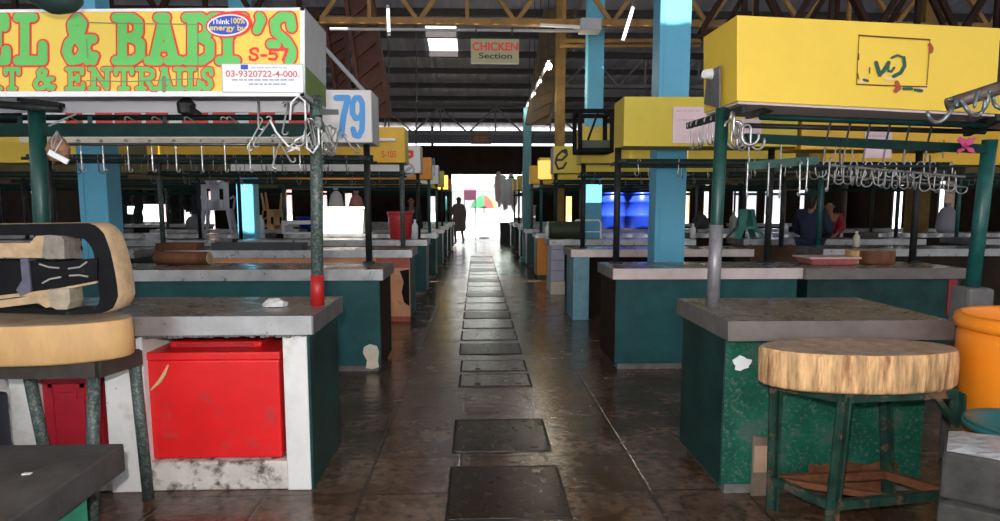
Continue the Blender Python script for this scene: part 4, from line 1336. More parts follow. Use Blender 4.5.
# C-shaped face: strip between outer and inner outlines
def resample(pl, n):
    L = [0]
    for a, b in zip(pl, pl[1:]):
        L.append(L[-1] + math.hypot(b[0] - a[0], b[1] - a[1]))
    out = []
    for k in range(n):
        s = L[-1] * k / (n - 1)
        j = max(i for i in range(len(L)) if L[i] <= s + 1e-9)
        j = min(j, len(pl) - 2)
        u = (s - L[j]) / (L[j + 1] - L[j])
        out.append((pl[j][0] + u * (pl[j + 1][0] - pl[j][0]), pl[j][1] + u * (pl[j + 1][1] - pl[j][1])))
    return out
oo, ii = resample(outer, 60), resample(inner[::-1], 60)
dY = .12
mb = MB()
V = [[mb.bm.verts.new(v) for v in (Q(*a), Q(*b))] for a, b in zip(oo, ii)]
W = [[mb.bm.verts.new(v + Vector((0, dY, 0))) for v in (Q(*a), Q(*b))] for a, b in zip(oo, ii)]
for k in range(59):
    mb.face([V[k][0], V[k + 1][0], V[k + 1][1], V[k][1]])
    mb.face([V[k][1], V[k + 1][1], W[k + 1][1], W[k][1]])
    mb.face([W[k][0], W[k][1], W[k + 1][1], W[k + 1][0]])
mb.build('ring_face', WOODB, to)
mb = MB()
cen = Q(30, 268)
V = [mb.bm.verts.new(Q(*a) + Vector((0, .002, 0))) for a in oo]
def swell(a):
    d = Q(*a) - cen
    return cen + Vector((d.x * 1.045, 0, d.z * 1.012))
V2 = [mb.bm.verts.new(swell(a) + Vector((0, .02, 0))) for a in oo]
V3 = [mb.bm.verts.new(swell(a) + Vector((0, dY, 0))) for a in oo]
for A_, B_ in ((V, V2), (V2, V3)):
    for k in range(59):
        mb.face([A_[k], A_[k + 1], B_[k + 1], B_[k]])
mb.build('pale_rim', WOODL, to, smooth=True)
# crossbar with chalk marks
yc = yo - .01
mb = MB()
mb.prism([Q(x, y, yc) for x, y in ((-40, 262), (30, 261), (60, 262), (97, 258), (97, 281), (60, 288), (30, 292), (-40, 300))], (0, .06, 0)).build('cross_board', WOODB, to)
mb = MB()
mb.prism([Q(x, y, yc) for x, y in ((-40, 300), (30, 292), (60, 288), (97, 281), (97, 283), (60, 291), (30, 295.5), (-40, 304))], (0, .08, 0)).build('board_edge', WOODL, to)
for pl in ([(40, 264), (49, 267), (59, 268)], [(69, 268.5), (80, 267), (87, 262)], [(43, 283), (50, 279), (61, 277)], [(70, 275.5), (80, 275), (88, 276.5)]):
    mb = MB()
    strokes(mb, [pl], 1.6, yc, .003)
    mb.build('chalk_stripe', mat('chalk_grey', (.30, .29, .27), .8), to)
mb = MB()
mb.prism([Q(x, y, yc - .01) for x, y in ((20, 258), (28, 258), (31, 291), (20, 296), (16, 290), (22, 280))], (0, .05, 0)).build('upright_brace', mat('blue_grey_stain', (.10, .10, .14), .6, var=.4, vscale=14), to)
# two thick pale arms
mb = MB()
mb.prism([Q(x, y, yo - .03) for x, y in ((-40, 243), (30, 243), (36, 236), (44, 235.5), (45, 258), (-40, 257))], (0, .10, 0)).build('upper_arm', WOODL, to)
mb = MB()
mb.prism([Q(x, y, yo - .035) for x, y in ((44, 235), (60, 236), (64, 240), (64.5, 259), (46, 259), (42, 257))], (0, .12, 0)).build('upper_arm_block', WOODG, to)
mb = MB()
mb.prism([Q(x, y, yo - .03) for x, y in ((-40, 305), (20, 298), (50, 289), (54, 306), (46, 308), (38, 303), (-40, 313))], (0, .08, 0)).build('lower_arm', WOODL, to)
mb = MB()
mb.prism([Q(x, y, yo - .035) for x, y in ((48, 290), (69, 288.5), (70, 302), (67, 309.5), (56, 309.5), (50, 306))], (0, .10, 0)).build('lower_arm_block', mat('mid_raw_wood', (.38, .32, .24), .8, var=.3, vscale=14, bump=.3), to)
box(Q(0, 272).x - .35, Q(18, 272).x, yo + .06, yo + .1, Q(0, 270).z, Q(0, 263).z).build('inner_slat', WOODP, to)

# ------------------------------------------------------------------ low slate table, front left
tl = thing('low_table', 'low dark slate-topped table on a green foot beside the block stool', 'table', (-2.0, 2.2, 0))
zt = .5
xr = -1.475
box(-3.2, xr, 1.5, G(122, 443, zt).y, zt - .12, zt).build('slate_top', SLATE, tl, .01)
box(-3.0, xr - .035, 1.6, 2.5, 0, zt - .12).build('foot', mat('sea_green_paint', (.03, .26, .16), .6, var=.35, vscale=8, chip=((.5, .5, .45), 16, .66)), tl, .01)
a = G(27, 474, zt)
MB().box(a.x - .015, a.x + .015, a.y - .008, a.y + .008, zt, zt + .003).build('paper_scrap', WHITE, tl)

# ------------------------------------------------------------------ iron stool with round slab, right
tst = thing('iron_stool', 'rusty green angle-iron stool under the round bark-edged slab', 'stool', (1.83, 3.0, 0))
zs = .68
Lc, Fc, Rc, Bc = Vector((1.385, 2.97, zs)), Vector((1.585, 2.745, zs)), Vector((2.13, 2.80, zs)), Vector((1.95, 3.04, zs))
for p, q in ((Lc, Fc), (Fc, Rc), (Rc, Bc), (Bc, Lc)):
    MB().bar(p - Vector((0, 0, .022)), q - Vector((0, 0, .022)), .035, .045).build('top_rail', IRON, tst)
bots = []
for p, bx_ in ((Lc, (1.44, 3.06)), (Fc, (1.56, 2.755)), (Rc, (2.20, 2.86)), (Bc, (2.04, 3.09))):
    q = Vector((bx_[0], bx_[1], 0))
    bots.append(q)
    m = MB()
    d = Vector((.018, 0, 0))
    m.bar(p - Vector((0, 0, .02)), q, .042, .012)
    m.bar(p - Vector((0, .018, .02)) + Vector((.018, .0, 0)), q + Vector((.018, -.018, 0)), .010, .04)
    m.build('leg', IRON, tst)
for (i, j) in ((0, 1), (1, 2), (2, 3), (3, 0)):
    tops = (Lc, Fc, Rc, Bc)
    u = .76
    p, q = tops[i].lerp(bots[i], u), tops[j].lerp(bots[j], u)
    MB().bar(p, q, .03, .04).build('stretcher', IRON if i in (0, 1) else RUSTB, tst)
MB().bar(Rc + Vector((-.10, -.012, -.03)), Rc.lerp(bots[2], .25) + Vector((0, 0, 0)), .02, .025).build('corner_brace', IRON, tst)
MB().bar((Lc + Vector((.0, 0, 0))).lerp(bots[0], .76), bots[2].lerp(Rc, .24) + Vector((-.3, -.03, 0)), .025, .03).build('stretcher', RUSTB, tst)
slab('chopping_block', 'round bark-edged tree slab lying on the rusty green stool', (1.725, 2.885), .435, .205, zs + .003, .852, 11, BARK, BARKT, 1.)

# ------------------------------------------------------------------ barrel, basin, blocks
tb = thing('barrel', 'big orange plastic barrel beside the round slab stool', 'barrel', (2.552, 2.83, 0))
MB().lathe([(0, .02), (.27, .02), (.29, .06), (.315, .5), (.335, .84), (.335, .90), (.32, .93)], (2.552, 2.83, 0), 48).build('drum', ORNG, tb, smooth=True)
MB().lathe([(.32, .925), (.345, .93), (.352, .955), (.345, .985), (.325, .995), (.31, .985), (.305, .94), (.30, .80)], (2.552, 2.83, 0), 48).build('rim', ORNG, tb, smooth=True)
mb = MB()
for k in range(10):
    a0 = math.radians(222 + k * 7)
    a1 = math.radians(222 + (k + 1) * 7)
    r0 = .334
    mb.poly([(2.552 + r0 * math.cos(a0), 2.83 + r0 * math.sin(a0), .36 + .05 * math.sin(k)), (2.552 + r0 * math.cos(a1), 2.83 + r0 * math.sin(a1), .36 + .05 * math.sin(k + 1)),
             (2.552 + r0 * math.cos(a1), 2.83 + r0 * math.sin(a1), .60 + .05 * math.sin(k * 1.7 + 1.7)), (2.552 + r0 * math.cos(a0), 2.83 + r0 * math.sin(a0), .60 + .05 * math.sin(k * 1.7))])
mb.build('yellow_patch', mat('barrel_yellow', (.88, .52, .02), .45, var=.3, vscale=12), tb)
mb = MB()
for k in range(5):
    a0, a1 = math.radians(258 + k * 6), math.radians(264 + k * 6)
    mb.poly([(2.552 + .356 * math.cos(a), 2.83 + .356 * math.sin(a), z) for a, z in ((a0, .94), (a1, .94), (a1, .985), (a0, .985))])
mb.build('rim_tape', CREAM, tb)
# blocks
def rough_block(name, x0, x1, y0, y1, z0, z1, label, topm):
    t = thing(name, label, 'block', ((x0 + x1) / 2, (y0 + y1) / 2, z0))
    rnd = random.Random(int(z1 * 1000))
    n = 14
    mb = MB()
    jx = lambda: rnd.uniform(-.006, .006)
    mb.box(x0, x1, y0, y1, z0, z1 - .004).build('body', CONCB, t, .012)
    mb = MB()
    g = [[mb.bm.verts.new((x0 + .012 + (x1 - x0 - .024) * i / n, y0 + .012 + (y1 - y0 - .024) * j / n, z1 - .004 + (rnd.uniform(0, .014) if 0 < i < n and 0 < j < n else 0))) for j in range(n + 1)] for i in range(n + 1)]
    for i in range(n):
        for j in range(n):
            mb.face([g[i][j], g[i + 1][j], g[i + 1][j + 1], g[i][j + 1]])
    mb.build('rough_top', topm, t)
    return t


YB = 2.20
zbt, zbm = P(941, 450, YB).z, P(941, 498, YB).z
cl = P(941, 470, YB)
for z0, z1, lab, tm, dx in ((zbm, zbt, 'upper grey block with frosty top in front of the orange barrel', CONCT, 0.), (0.0, zbm - .004, 'lower grey block carrying the frosty-topped one', CONCB, -.012)):
    tbk = rough_block('concrete_block', 0, .62, 0, .30, z0, z1, lab, tm)
    tbk.location = (0, 0, 0)
    for ch in tbk.children:
        for v in ch.data.vertices:
            v.co += Vector((.31, .15, z0))
    tbk.rotation_euler = (0, 0, math.radians(-37.5))
    tbk.location = (cl.x + dx, YB + dx, 0)
# basin rests on a short stand behind the blocks
bc = Vector((P(1003, 425, 2.66).x, 2.66, 0))
zr = P(968, 424, 2.45).z
tb = thing('basin', 'teal plastic basin between the orange barrel and the frosty grey block', 'basin', (2.30, 2.6, zr - .15))
bx_, by_ = P(966, 424, 2.50).x + .19, 2.46
MB().lathe([(0, zr - .15), (.11, zr - .15), (.125, zr - .13), (.165, zr - .02), (.185, zr - .012), (.19, zr), (.18, zr + .004), (.16, zr - .012), (.12, zr - .12), (0, zr - .13)], (bx_, by_, 0), 36).build('bowl', TEALP, tb, smooth=True)
MB().lathe([(.184, zr - .035), (.192, zr - .03), (.192, zr - .012), (.184, zr - .01)], (bx_, by_, 0), 36).build('rim_band', TEALP, tb, smooth=True)
box(bx_ - .1, bx_ + .2, by_ - .04, by_ + .04, 0, zr - .15).build('crate_under', DARK, None)
o = C.objects['crate_under']
o.name = 'wooden_crate'
tag(origin(o, (bx_, by_, 0)), 'dark crate hidden under the teal basin', 'crate')

# ------------------------------------------------------------------ things on counters
def bottle(p, h, r, label, m=WHITE, cap=REDP):
    t = thing('bottle', label, 'bottle', p)
    MB().lathe([(0, 0), (r, .005), (r, h * .62), (r * .85, h * .72), (r * .35, h * .84), (r * .35, h * .95), (0, h * .95)], p, 16).build('body', m, t, smooth=True)
    MB().lathe([(r * .42, h * .93), (r * .42, h), (0, h)], p, 10).build('cap', cap, t)
    return t


def on(px, Y, z=.932):
    return Vector((P(px, 230, Y).x, Y, z))


t = thing('foam_box', 'large white foam box on the fifth left counter', 'foam box', on(344, 13.95))
p = on(344, 13.95)
MB().hexa([p + Vector(v) for v in ((-.42, -.22, 0), (.42, -.22, 0), (.47, -.25, .50), (-.47, -.25, .50), (-.42, .22, 0), (.42, .22, 0), (.47, .25, .50), (-.47, .25, .50))]).build('body', FOAM, t, .02)
MB().box(p.x - .485, p.x + .485, p.y - .262, p.y + .262, .932 + .50, .932 + .55).build('lid', FOAM, t, .015)
p = on(400.5, 11.45)
t = thing('drum', 'red plastic drum standing near the aisle end of a left counter', 'drum', p)
MB().lathe([(0, 0), (.17, 0), (.18, .02), (.205, .34), (.215, .47), (.2, .47), (.19, .4), (0, .38)], p, 28).build('bucket', mat('soft_red_plastic', (.55, .035, .04), .4, var=.1), t, smooth=True)
MB().lathe([(.205, .42), (.225, .43), (.225, .46), (.212, .475)], p, 28).build('rim', MATS['soft_red_plastic'], t, smooth=True)
bottle(on(415, 11.3), .34, .055, 'white bottle at the aisle edge beside the red drum', cap=WHITE)
bottle(on(261, 13.9), .38, .07, 'stout white bottle between the blue column and tan chair', cap=WHITE)
bottle(on(548, 11.3), .30, .05, 'white bottle at the aisle edge of the lavender-pillared counter', cap=WHITE)
bottle(on(693, 11.4), .26, .05, 'white bottle beyond the thick blue column on the right', cap=WHITE)
bottle(on(857, 8.8), .22, .045, 'small cream bottle on the counter behind the wood block', m=CREAM, cap=WHITE)
bottle(on(786, 13.9), .2, .05, 'small white bottle beside the man in navy', cap=WHITE)
bottle(on(733, 13.95), .46, .08, 'tall greyish jug behind the teal stool', m=mat('jug_grey', (.4, .42, .34), .5), cap=WHITE)
# tray frame and blue tub
p = on(297, 13.85)
t = thing('tray', 'white tray with grey pattern next to the blue tub', 'tray', p)
box(p.x - .27, p.x + .30, p.y - .15, p.y + .15, .932, .96).build('tray_floor', WHITE, t)
box(p.x - .27, p.x - .22, p.y - .15, p.y + .15, .96, 1.2).build('tray_end', WHITE, t)
box(p.x - .27, p.x + .3, p.y + .12, p.y + .15, 1.12, 1.2).build('tray_rim', WHITE, t)
box(p.x - .2, p.x - .05, p.y - .13, p.y - .1, .97, 1.1).build('grey_pack', GREYM, t)
p = on(309, 16.6)
t = thing('tub', 'blue plastic tub behind the white tray', 'tub', p)
MB().lathe([(0, 0), (.2, 0), (.28, .28), (.3, .3), (.26, .3), (.18, .04), (0, .03)], p, 20).build('bowl', BLUEP, t, smooth=True)
MB().lathe([(.28, .27), (.31, .28), (.31, .31), (.28, .31)], p, 20).build('rim', BLUEP, t, smooth=True)
# wood log on the left counter
p = G(202, 250, .93)
t = thing('log', 'short cut log lying on the second left counter', 'log', (p.x, 6.4, .93))
c = Vector((P(180, 247, 6.4).x, 6.4, .995))
MB().tube([c + Vector((-.25, .05, 0)), c + Vector((.28, -.02, 0))], .062, 16).build('trunk', BROWNW, t, smooth=True)
MB().tube([c + Vector((.28, -.02, 0)), c + Vector((.285, -.0205, 0))], .060, 16).build('cut_end', WOODL, t)
# dark trays and rails on second/third left counters
for k, (x0, x1, Y, lab, m) in enumerate(((215, 305, 8.67, 'long dark trough on the peach-ended counter', BLACKP), (160, 200, 8.67, 'reddish brown board on the peach-ended counter', BROWNW))):
    a, b = P(x0, 240, Y).x, P(x1, 240, Y).x
    t = thing('trough', lab, 'tray', ((a + b) / 2, Y, .932))
    box(a, b, Y - .13, Y + .13, .932, .95).build('tray_floor', m, t)
    for (q0, q1, r0, r1) in ((a, b, Y - .13, Y - .11), (a, b, Y + .11, Y + .13), (a, a + .02, Y - .11, Y + .11), (b - .02, b, Y - .11, Y + .11)):
        box(q0, q1, r0, r1, .95, 1.02).build('tray_wall', m, t)
# crumpled clear bag on the first counter
def crumple(name, c, rx, ry, rz, m, label, cat, seed):
    rnd = random.Random(seed)
    mb = MB()
    bmesh.ops.create_icosphere(mb.bm, subdivisions=3, radius=1)
    for v in mb.bm.verts:
        f = rnd.uniform(.78, 1.1)
        v.co = Vector((v.co.x * rx * f, v.co.y * ry * f, max(-.0, v.co.z * rz * f))) + Vector(c)
    return tag(origin(mb.build(name, m), c), label, cat)


q = G(276, 306, .935)
crumple('plastic_bag', (q.x, q.y, .935), .07, .05, .045, mat('cloudy_plastic', (.55, .54, .53), .35), 'crumpled clear bag on the worktop near the red-footed post', 'bag', 5)
q = G(278, 293, .935)
# things on the right second counter
p = Vector((P(826, 262, 6.25).x, 6.25, .932))
t = thing('tray', 'shallow pinkish red tray on the dull steel counter', 'tray', p)
MB().hexa([p + Vector(v) for v in ((-.2, -.13, 0), (.2, -.13, 0), (.245, -.17, .07), (-.245, -.17, .07), (-.2, .13, 0), (.2, .13, 0), (.245, .17, .07), (-.245, .17, .07))]).build('tray_body', mat('pink_tray', (.45, .13, .12), .45, var=.3, vscale=9), t, .01)
box(p.x - .25, p.x + .25, p.y - .175, p.y + .175, .992, 1.01).build('rim', mat('pale_pink', (.55, .36, .33), .5), t, .004)
slab('chopping_block', 'small brown bark block beside the pinkish tray', (P(874, 262, 6.3).x, 6.3), .185, .15, .932, 1.06, 5, BROWNW, BARKT, 1.)
slab('chopping_block', 'dark wood block behind the thin post past the pinkish tray', (P(853, 262, 6.36).x, 6.36), .06, .1, .932, 1.06, 6, WOODP, BARKT, 1.)
# blue drums
for px_, lab, h in ((611, 'blue plastic drum beside the pale blue column', .9), (640, 'glossy blue plastic drum nearer the thick blue column', .9)):
    p = on(px_, 16.7)
    t = thing('drum', lab, 'drum', p)
    MB().lathe([(0, 0), (.33, 0), (.355, .03), (.355, .3), (.375, .33), (.355, .36), (.355, .65), (.375, .68), (.355, .71), (.35, h - .04), (.30, h), (0, h)], p, 36).build('barrel_body', BLUEP, t, smooth=True)
    MB().lathe([(.345, h - .05), (.37, h - .04), (.37, h), (.34, h + .01)], p, 36).build('rim', BLUEP, t, smooth=True)
# olive drum lying down
p = Vector((P(560, 228, 11.28).x, 11.22, .932))
t = thing('drum', 'dark olive drum lying on the lavender-pillared counter', 'drum', p)
c = p + Vector((.05, .05, .155))
MB().tube([c + Vector((-.25, 0, 0)), c + Vector((-.2, 0, 0)), c + Vector((.3, 0, 0)), c + Vector((.34, 0, 0))], [.13, .15, .15, .14], 24).build('barrel_body', mat('dark_olive', (.035, .045, .025), .6, var=.3), t, smooth=True)
MB().tube([c + Vector((-.256, 0, 0)), c + Vector((-.25, 0, 0))], .125, 24).build('lid', GREYM, t)
# white pipe rail
t = thing('pipe_rail', 'small white pipe rail beside the pale blue column', 'rail', on(588, 12.1))
a, b, z = P(574, 220, 11.5).x, P(601, 220, 11.5).x, .93
for x in (a, b):
    MB().tube([(x, 11.5, .932), (x, 11.5, 1.2), (x + (.04 if x == a else -.04), 11.5, 1.25)], .016, 8).build('upright', WHITE, t)
MB().tube([(a + .04, 11.5, 1.25), (b - .04, 11.5, 1.25)], .016, 8).build('top_bar', WHITE, t)
MB().tube([(a, 11.5, 1.05), (b, 11.5, 1.05)], .012, 8).build('mid_bar', WHITE, t)

# plastic chairs
def plastic_chair(p, m, label, s=1., rot=0., flip=False):
    t = thing('plastic_chair', label, 'chair', (0, 0, 0))
    mb = MB()                        # back panel with two slots (as strips)
    xs_ = [-.21, -.15, -.06, .06, .15, .21]
    for (x0, x1, z0, z1) in ((-.22, -.13, .42, .88), (.13, .22, .42, .88), (-.07, .07, .42, .88), (-.13, .13, .42, .58), (-.15, .15, .76, .90)):
        mb.box(x0, x1, .20, .225, z0, z1)
    mb.build('backrest', m, t, .01)
    box(-.22, .22, -.22, .22, .40, .43).build('seat', m, t, .012)
    for sx in (-1, 1):
        for sy in (-1, 1):
            MB().tube([(sx * .19, sy * .19, .41), (sx * .24, sy * .24, 0)], [.035, .022], 8).build('leg', m, t)
        MB().tube([(sx * .24, .21, .60), (sx * .26, .05, .64), (sx * .26, -.16, .62), (sx * .22, -.2, .42)], .018, 8).build('armrest', m, t)
    t.scale = (s, s, s)
    t.rotation_euler = (math.pi if flip else 0, 0, rot)
    t.location = Vector(p) + Vector((0, 0, .88 * s if flip else 0))
    return t


plastic_chair(on(219, 13.95), CHAIRW, 'white plastic chair standing on a counter left of the blue column', 1.2, math.pi + .2)
plastic_chair(on(275, 16.65), TANP, 'tan plastic chair upside down right of the slim blue column', 1.02, .5, True)
# teal stool on the brown boarded counter
p = on(746, 11.45)
t = thing('plastic_stool', 'teal plastic stool standing on the brown boarded counter', 'stool', p)
MB().lathe([(.13, .50), (.12, .51), (0, .515)], p, 24).build('seat', CHAIRG, t)
for k in range(4):
    a = math.pi / 4 + k * math.pi / 2
    d, e = Vector((math.cos(a), math.sin(a), 0)), Vector((-math.sin(a), math.cos(a), 0))
    q = [p + d * r + e * w + Vector((0, 0, z)) for r, w, z in ((.10, -.07, .5), (.10, .07, .5), (.16, .06, .2), (.34, .06, .0), (.34, -.06, .0), (.16, -.06, .2))]
    MB().prism([q[0], q[1], q[2], q[5]], d * .012).prism([q[5], q[2], q[3], q[4]], d * .014).build('leg', CHAIRG, t)
MB().lathe([(.17, .17), (.18, .17), (.17, .21), (.16, .21)], p, 20).build('brace_ring', CHAIRG, t)
# dark tarp in front of the far openings
Yt = 24.6
t = thing('tarpaulin', 'dark hanging tarpaulin with bright gaps, left of the white chair', 'tarp', P(160, 232, Yt))
mb = MB()
holes = [(127, 135, 205, 214), (141, 167, 204, 223), (183, 207, 208, 233)]
nx, ny = 60, 28
vs = [[mb.bm.verts.new(P(114 + 92 * i / nx, 178 + 56 * j / ny, Yt) + Vector((0, .12 * math.sin(i * .8) + .05 * math.sin(j), 0))) for j in range(ny + 1)] for i in range(nx + 1)]
for i in range(nx):
    for j in range(ny):
        x, y = 114 + 92 * (i + .5) / nx, 178 + 56 * (j + .5) / ny
        if any(a < x < b and c < y < d and not (a == 183 and y < 208 + (x - 183) * .9) for a, b, c, d in holes):
            continue
        mb.face([vs[i][j], vs[i + 1][j], vs[i + 1][j + 1], vs[i][j + 1]])
o = mb.build('sheet', TARP, t)
md = o.modifiers.new('solid', 'SOLIDIFY')
md.thickness = .02
MB().tube([P(112, 178, Yt), P(208, 178, Yt)], .03, 8).build('pole', PIPED, t)
for x in (113, 207):
    MB().tube([P(x, 178, Yt), Vector((P(x, 178, Yt).x, Yt, 0))], .03, 8).build('upright', PIPED, t)

# grey crates by the far aisle
for k, (x0, x1, ya_, yb_, Y, lab) in enumerate(((524, 535, 207, 226, 20.6, 'grey box standing on the far right counter end'), (515, 524, 219, 246, 25.6, 'grey crate on the floor by the far right aisle'), (500, 513, 224, 241, 27.0, 'dark crate near the bright far opening'))):
    a, b = P(x0, yb_, Y), P(x1, ya_, Y)
    z0 = 0 if k else a.z
    t = thing('crate', lab, 'crate', ((a.x + b.x) / 2, Y, z0))
    if k == 0:
        z0 = .932
        Y = 21.8
        a, b = P(x0, yb_, Y), P(x1, ya_, Y)
        t.location = ((a.x + b.x) / 2, Y, z0)
    box(a.x, b.x, Y - .2, Y + .2, z0, max(b.z, z0 + .4)).build('body', GREYM if k < 2 else SLATE, t, .01)
    box(a.x - .02, b.x + .02, Y - .22, Y + .22, max(b.z, z0 + .4), max(b.z, z0 + .4) + .06).build('lid', GREYM if k < 2 else SLATE, t, .01)
# hanging clear bags, far right
t = thing('bag_display', 'pale bundle of plastic bags hung at the far opening', 'bags', P(505, 215, 27.2))
for k in range(7):
    x = 498 + 2.6 * k
    c = P(x, 186 + (k * 7 % 11), 27.2 + .1 * (k % 2))
    rnd = random.Random(k)
    mb = MB()
    bmesh.ops.create_icosphere(mb.bm, subdivisions=2, radius=1)
    for v in mb.bm.verts:
        f = rnd.uniform(.75, 1.15)
        v.co = Vector((v.co.x * .16 * f, v.co.y * .14 * f, v.co.z * .62 * f)) + c
    mb.build('bag', WHITE if k % 3 else mat('pinkish_bag', (.75, .6, .6), .5), t)
MB().tube([P(494, 177, 27.2), P(520, 177, 27.2)], .03, 8).build('rail', PIPED, t)

# ------------------------------------------------------------------ people
def skin_mesh(name, joints, edges, radii, m, parent, sub=2):
    me = bpy.data.meshes.new(name)
    keys = list(joints)
    off = parent.location if parent else Vector((0, 0, 0))
    if parent and parent.parent:
        off = off + parent.parent.location
    me.from_pydata([Vector(joints[k]) - off for k in keys], [(keys.index(a), keys.index(b)) for a, b in edges], [])
    me.materials.append(m)
    o = bpy.data.objects.new(name, me)
    C.objects.link(o)
    o.parent = parent
    o.modifiers.new('skin', 'SKIN').use_smooth_shade = True
    sv = me.skin_vertices[0].data if me.skin_vertices else None
    if sv is None:
        bpy.context.view_layer.objects.active = o
        bpy.ops.mesh.customdata_skin_add()
        sv = me.skin_vertices[0].data
    for i, k in enumerate(keys):
        r = radii[k]
        sv[i].radius = r if isinstance(r, tuple) else (r, r)
        sv[i].use_root = (i == 0)
    md = o.modifiers.new('sub', 'SUBSURF')
    md.levels = md.render_levels = sub
    return o


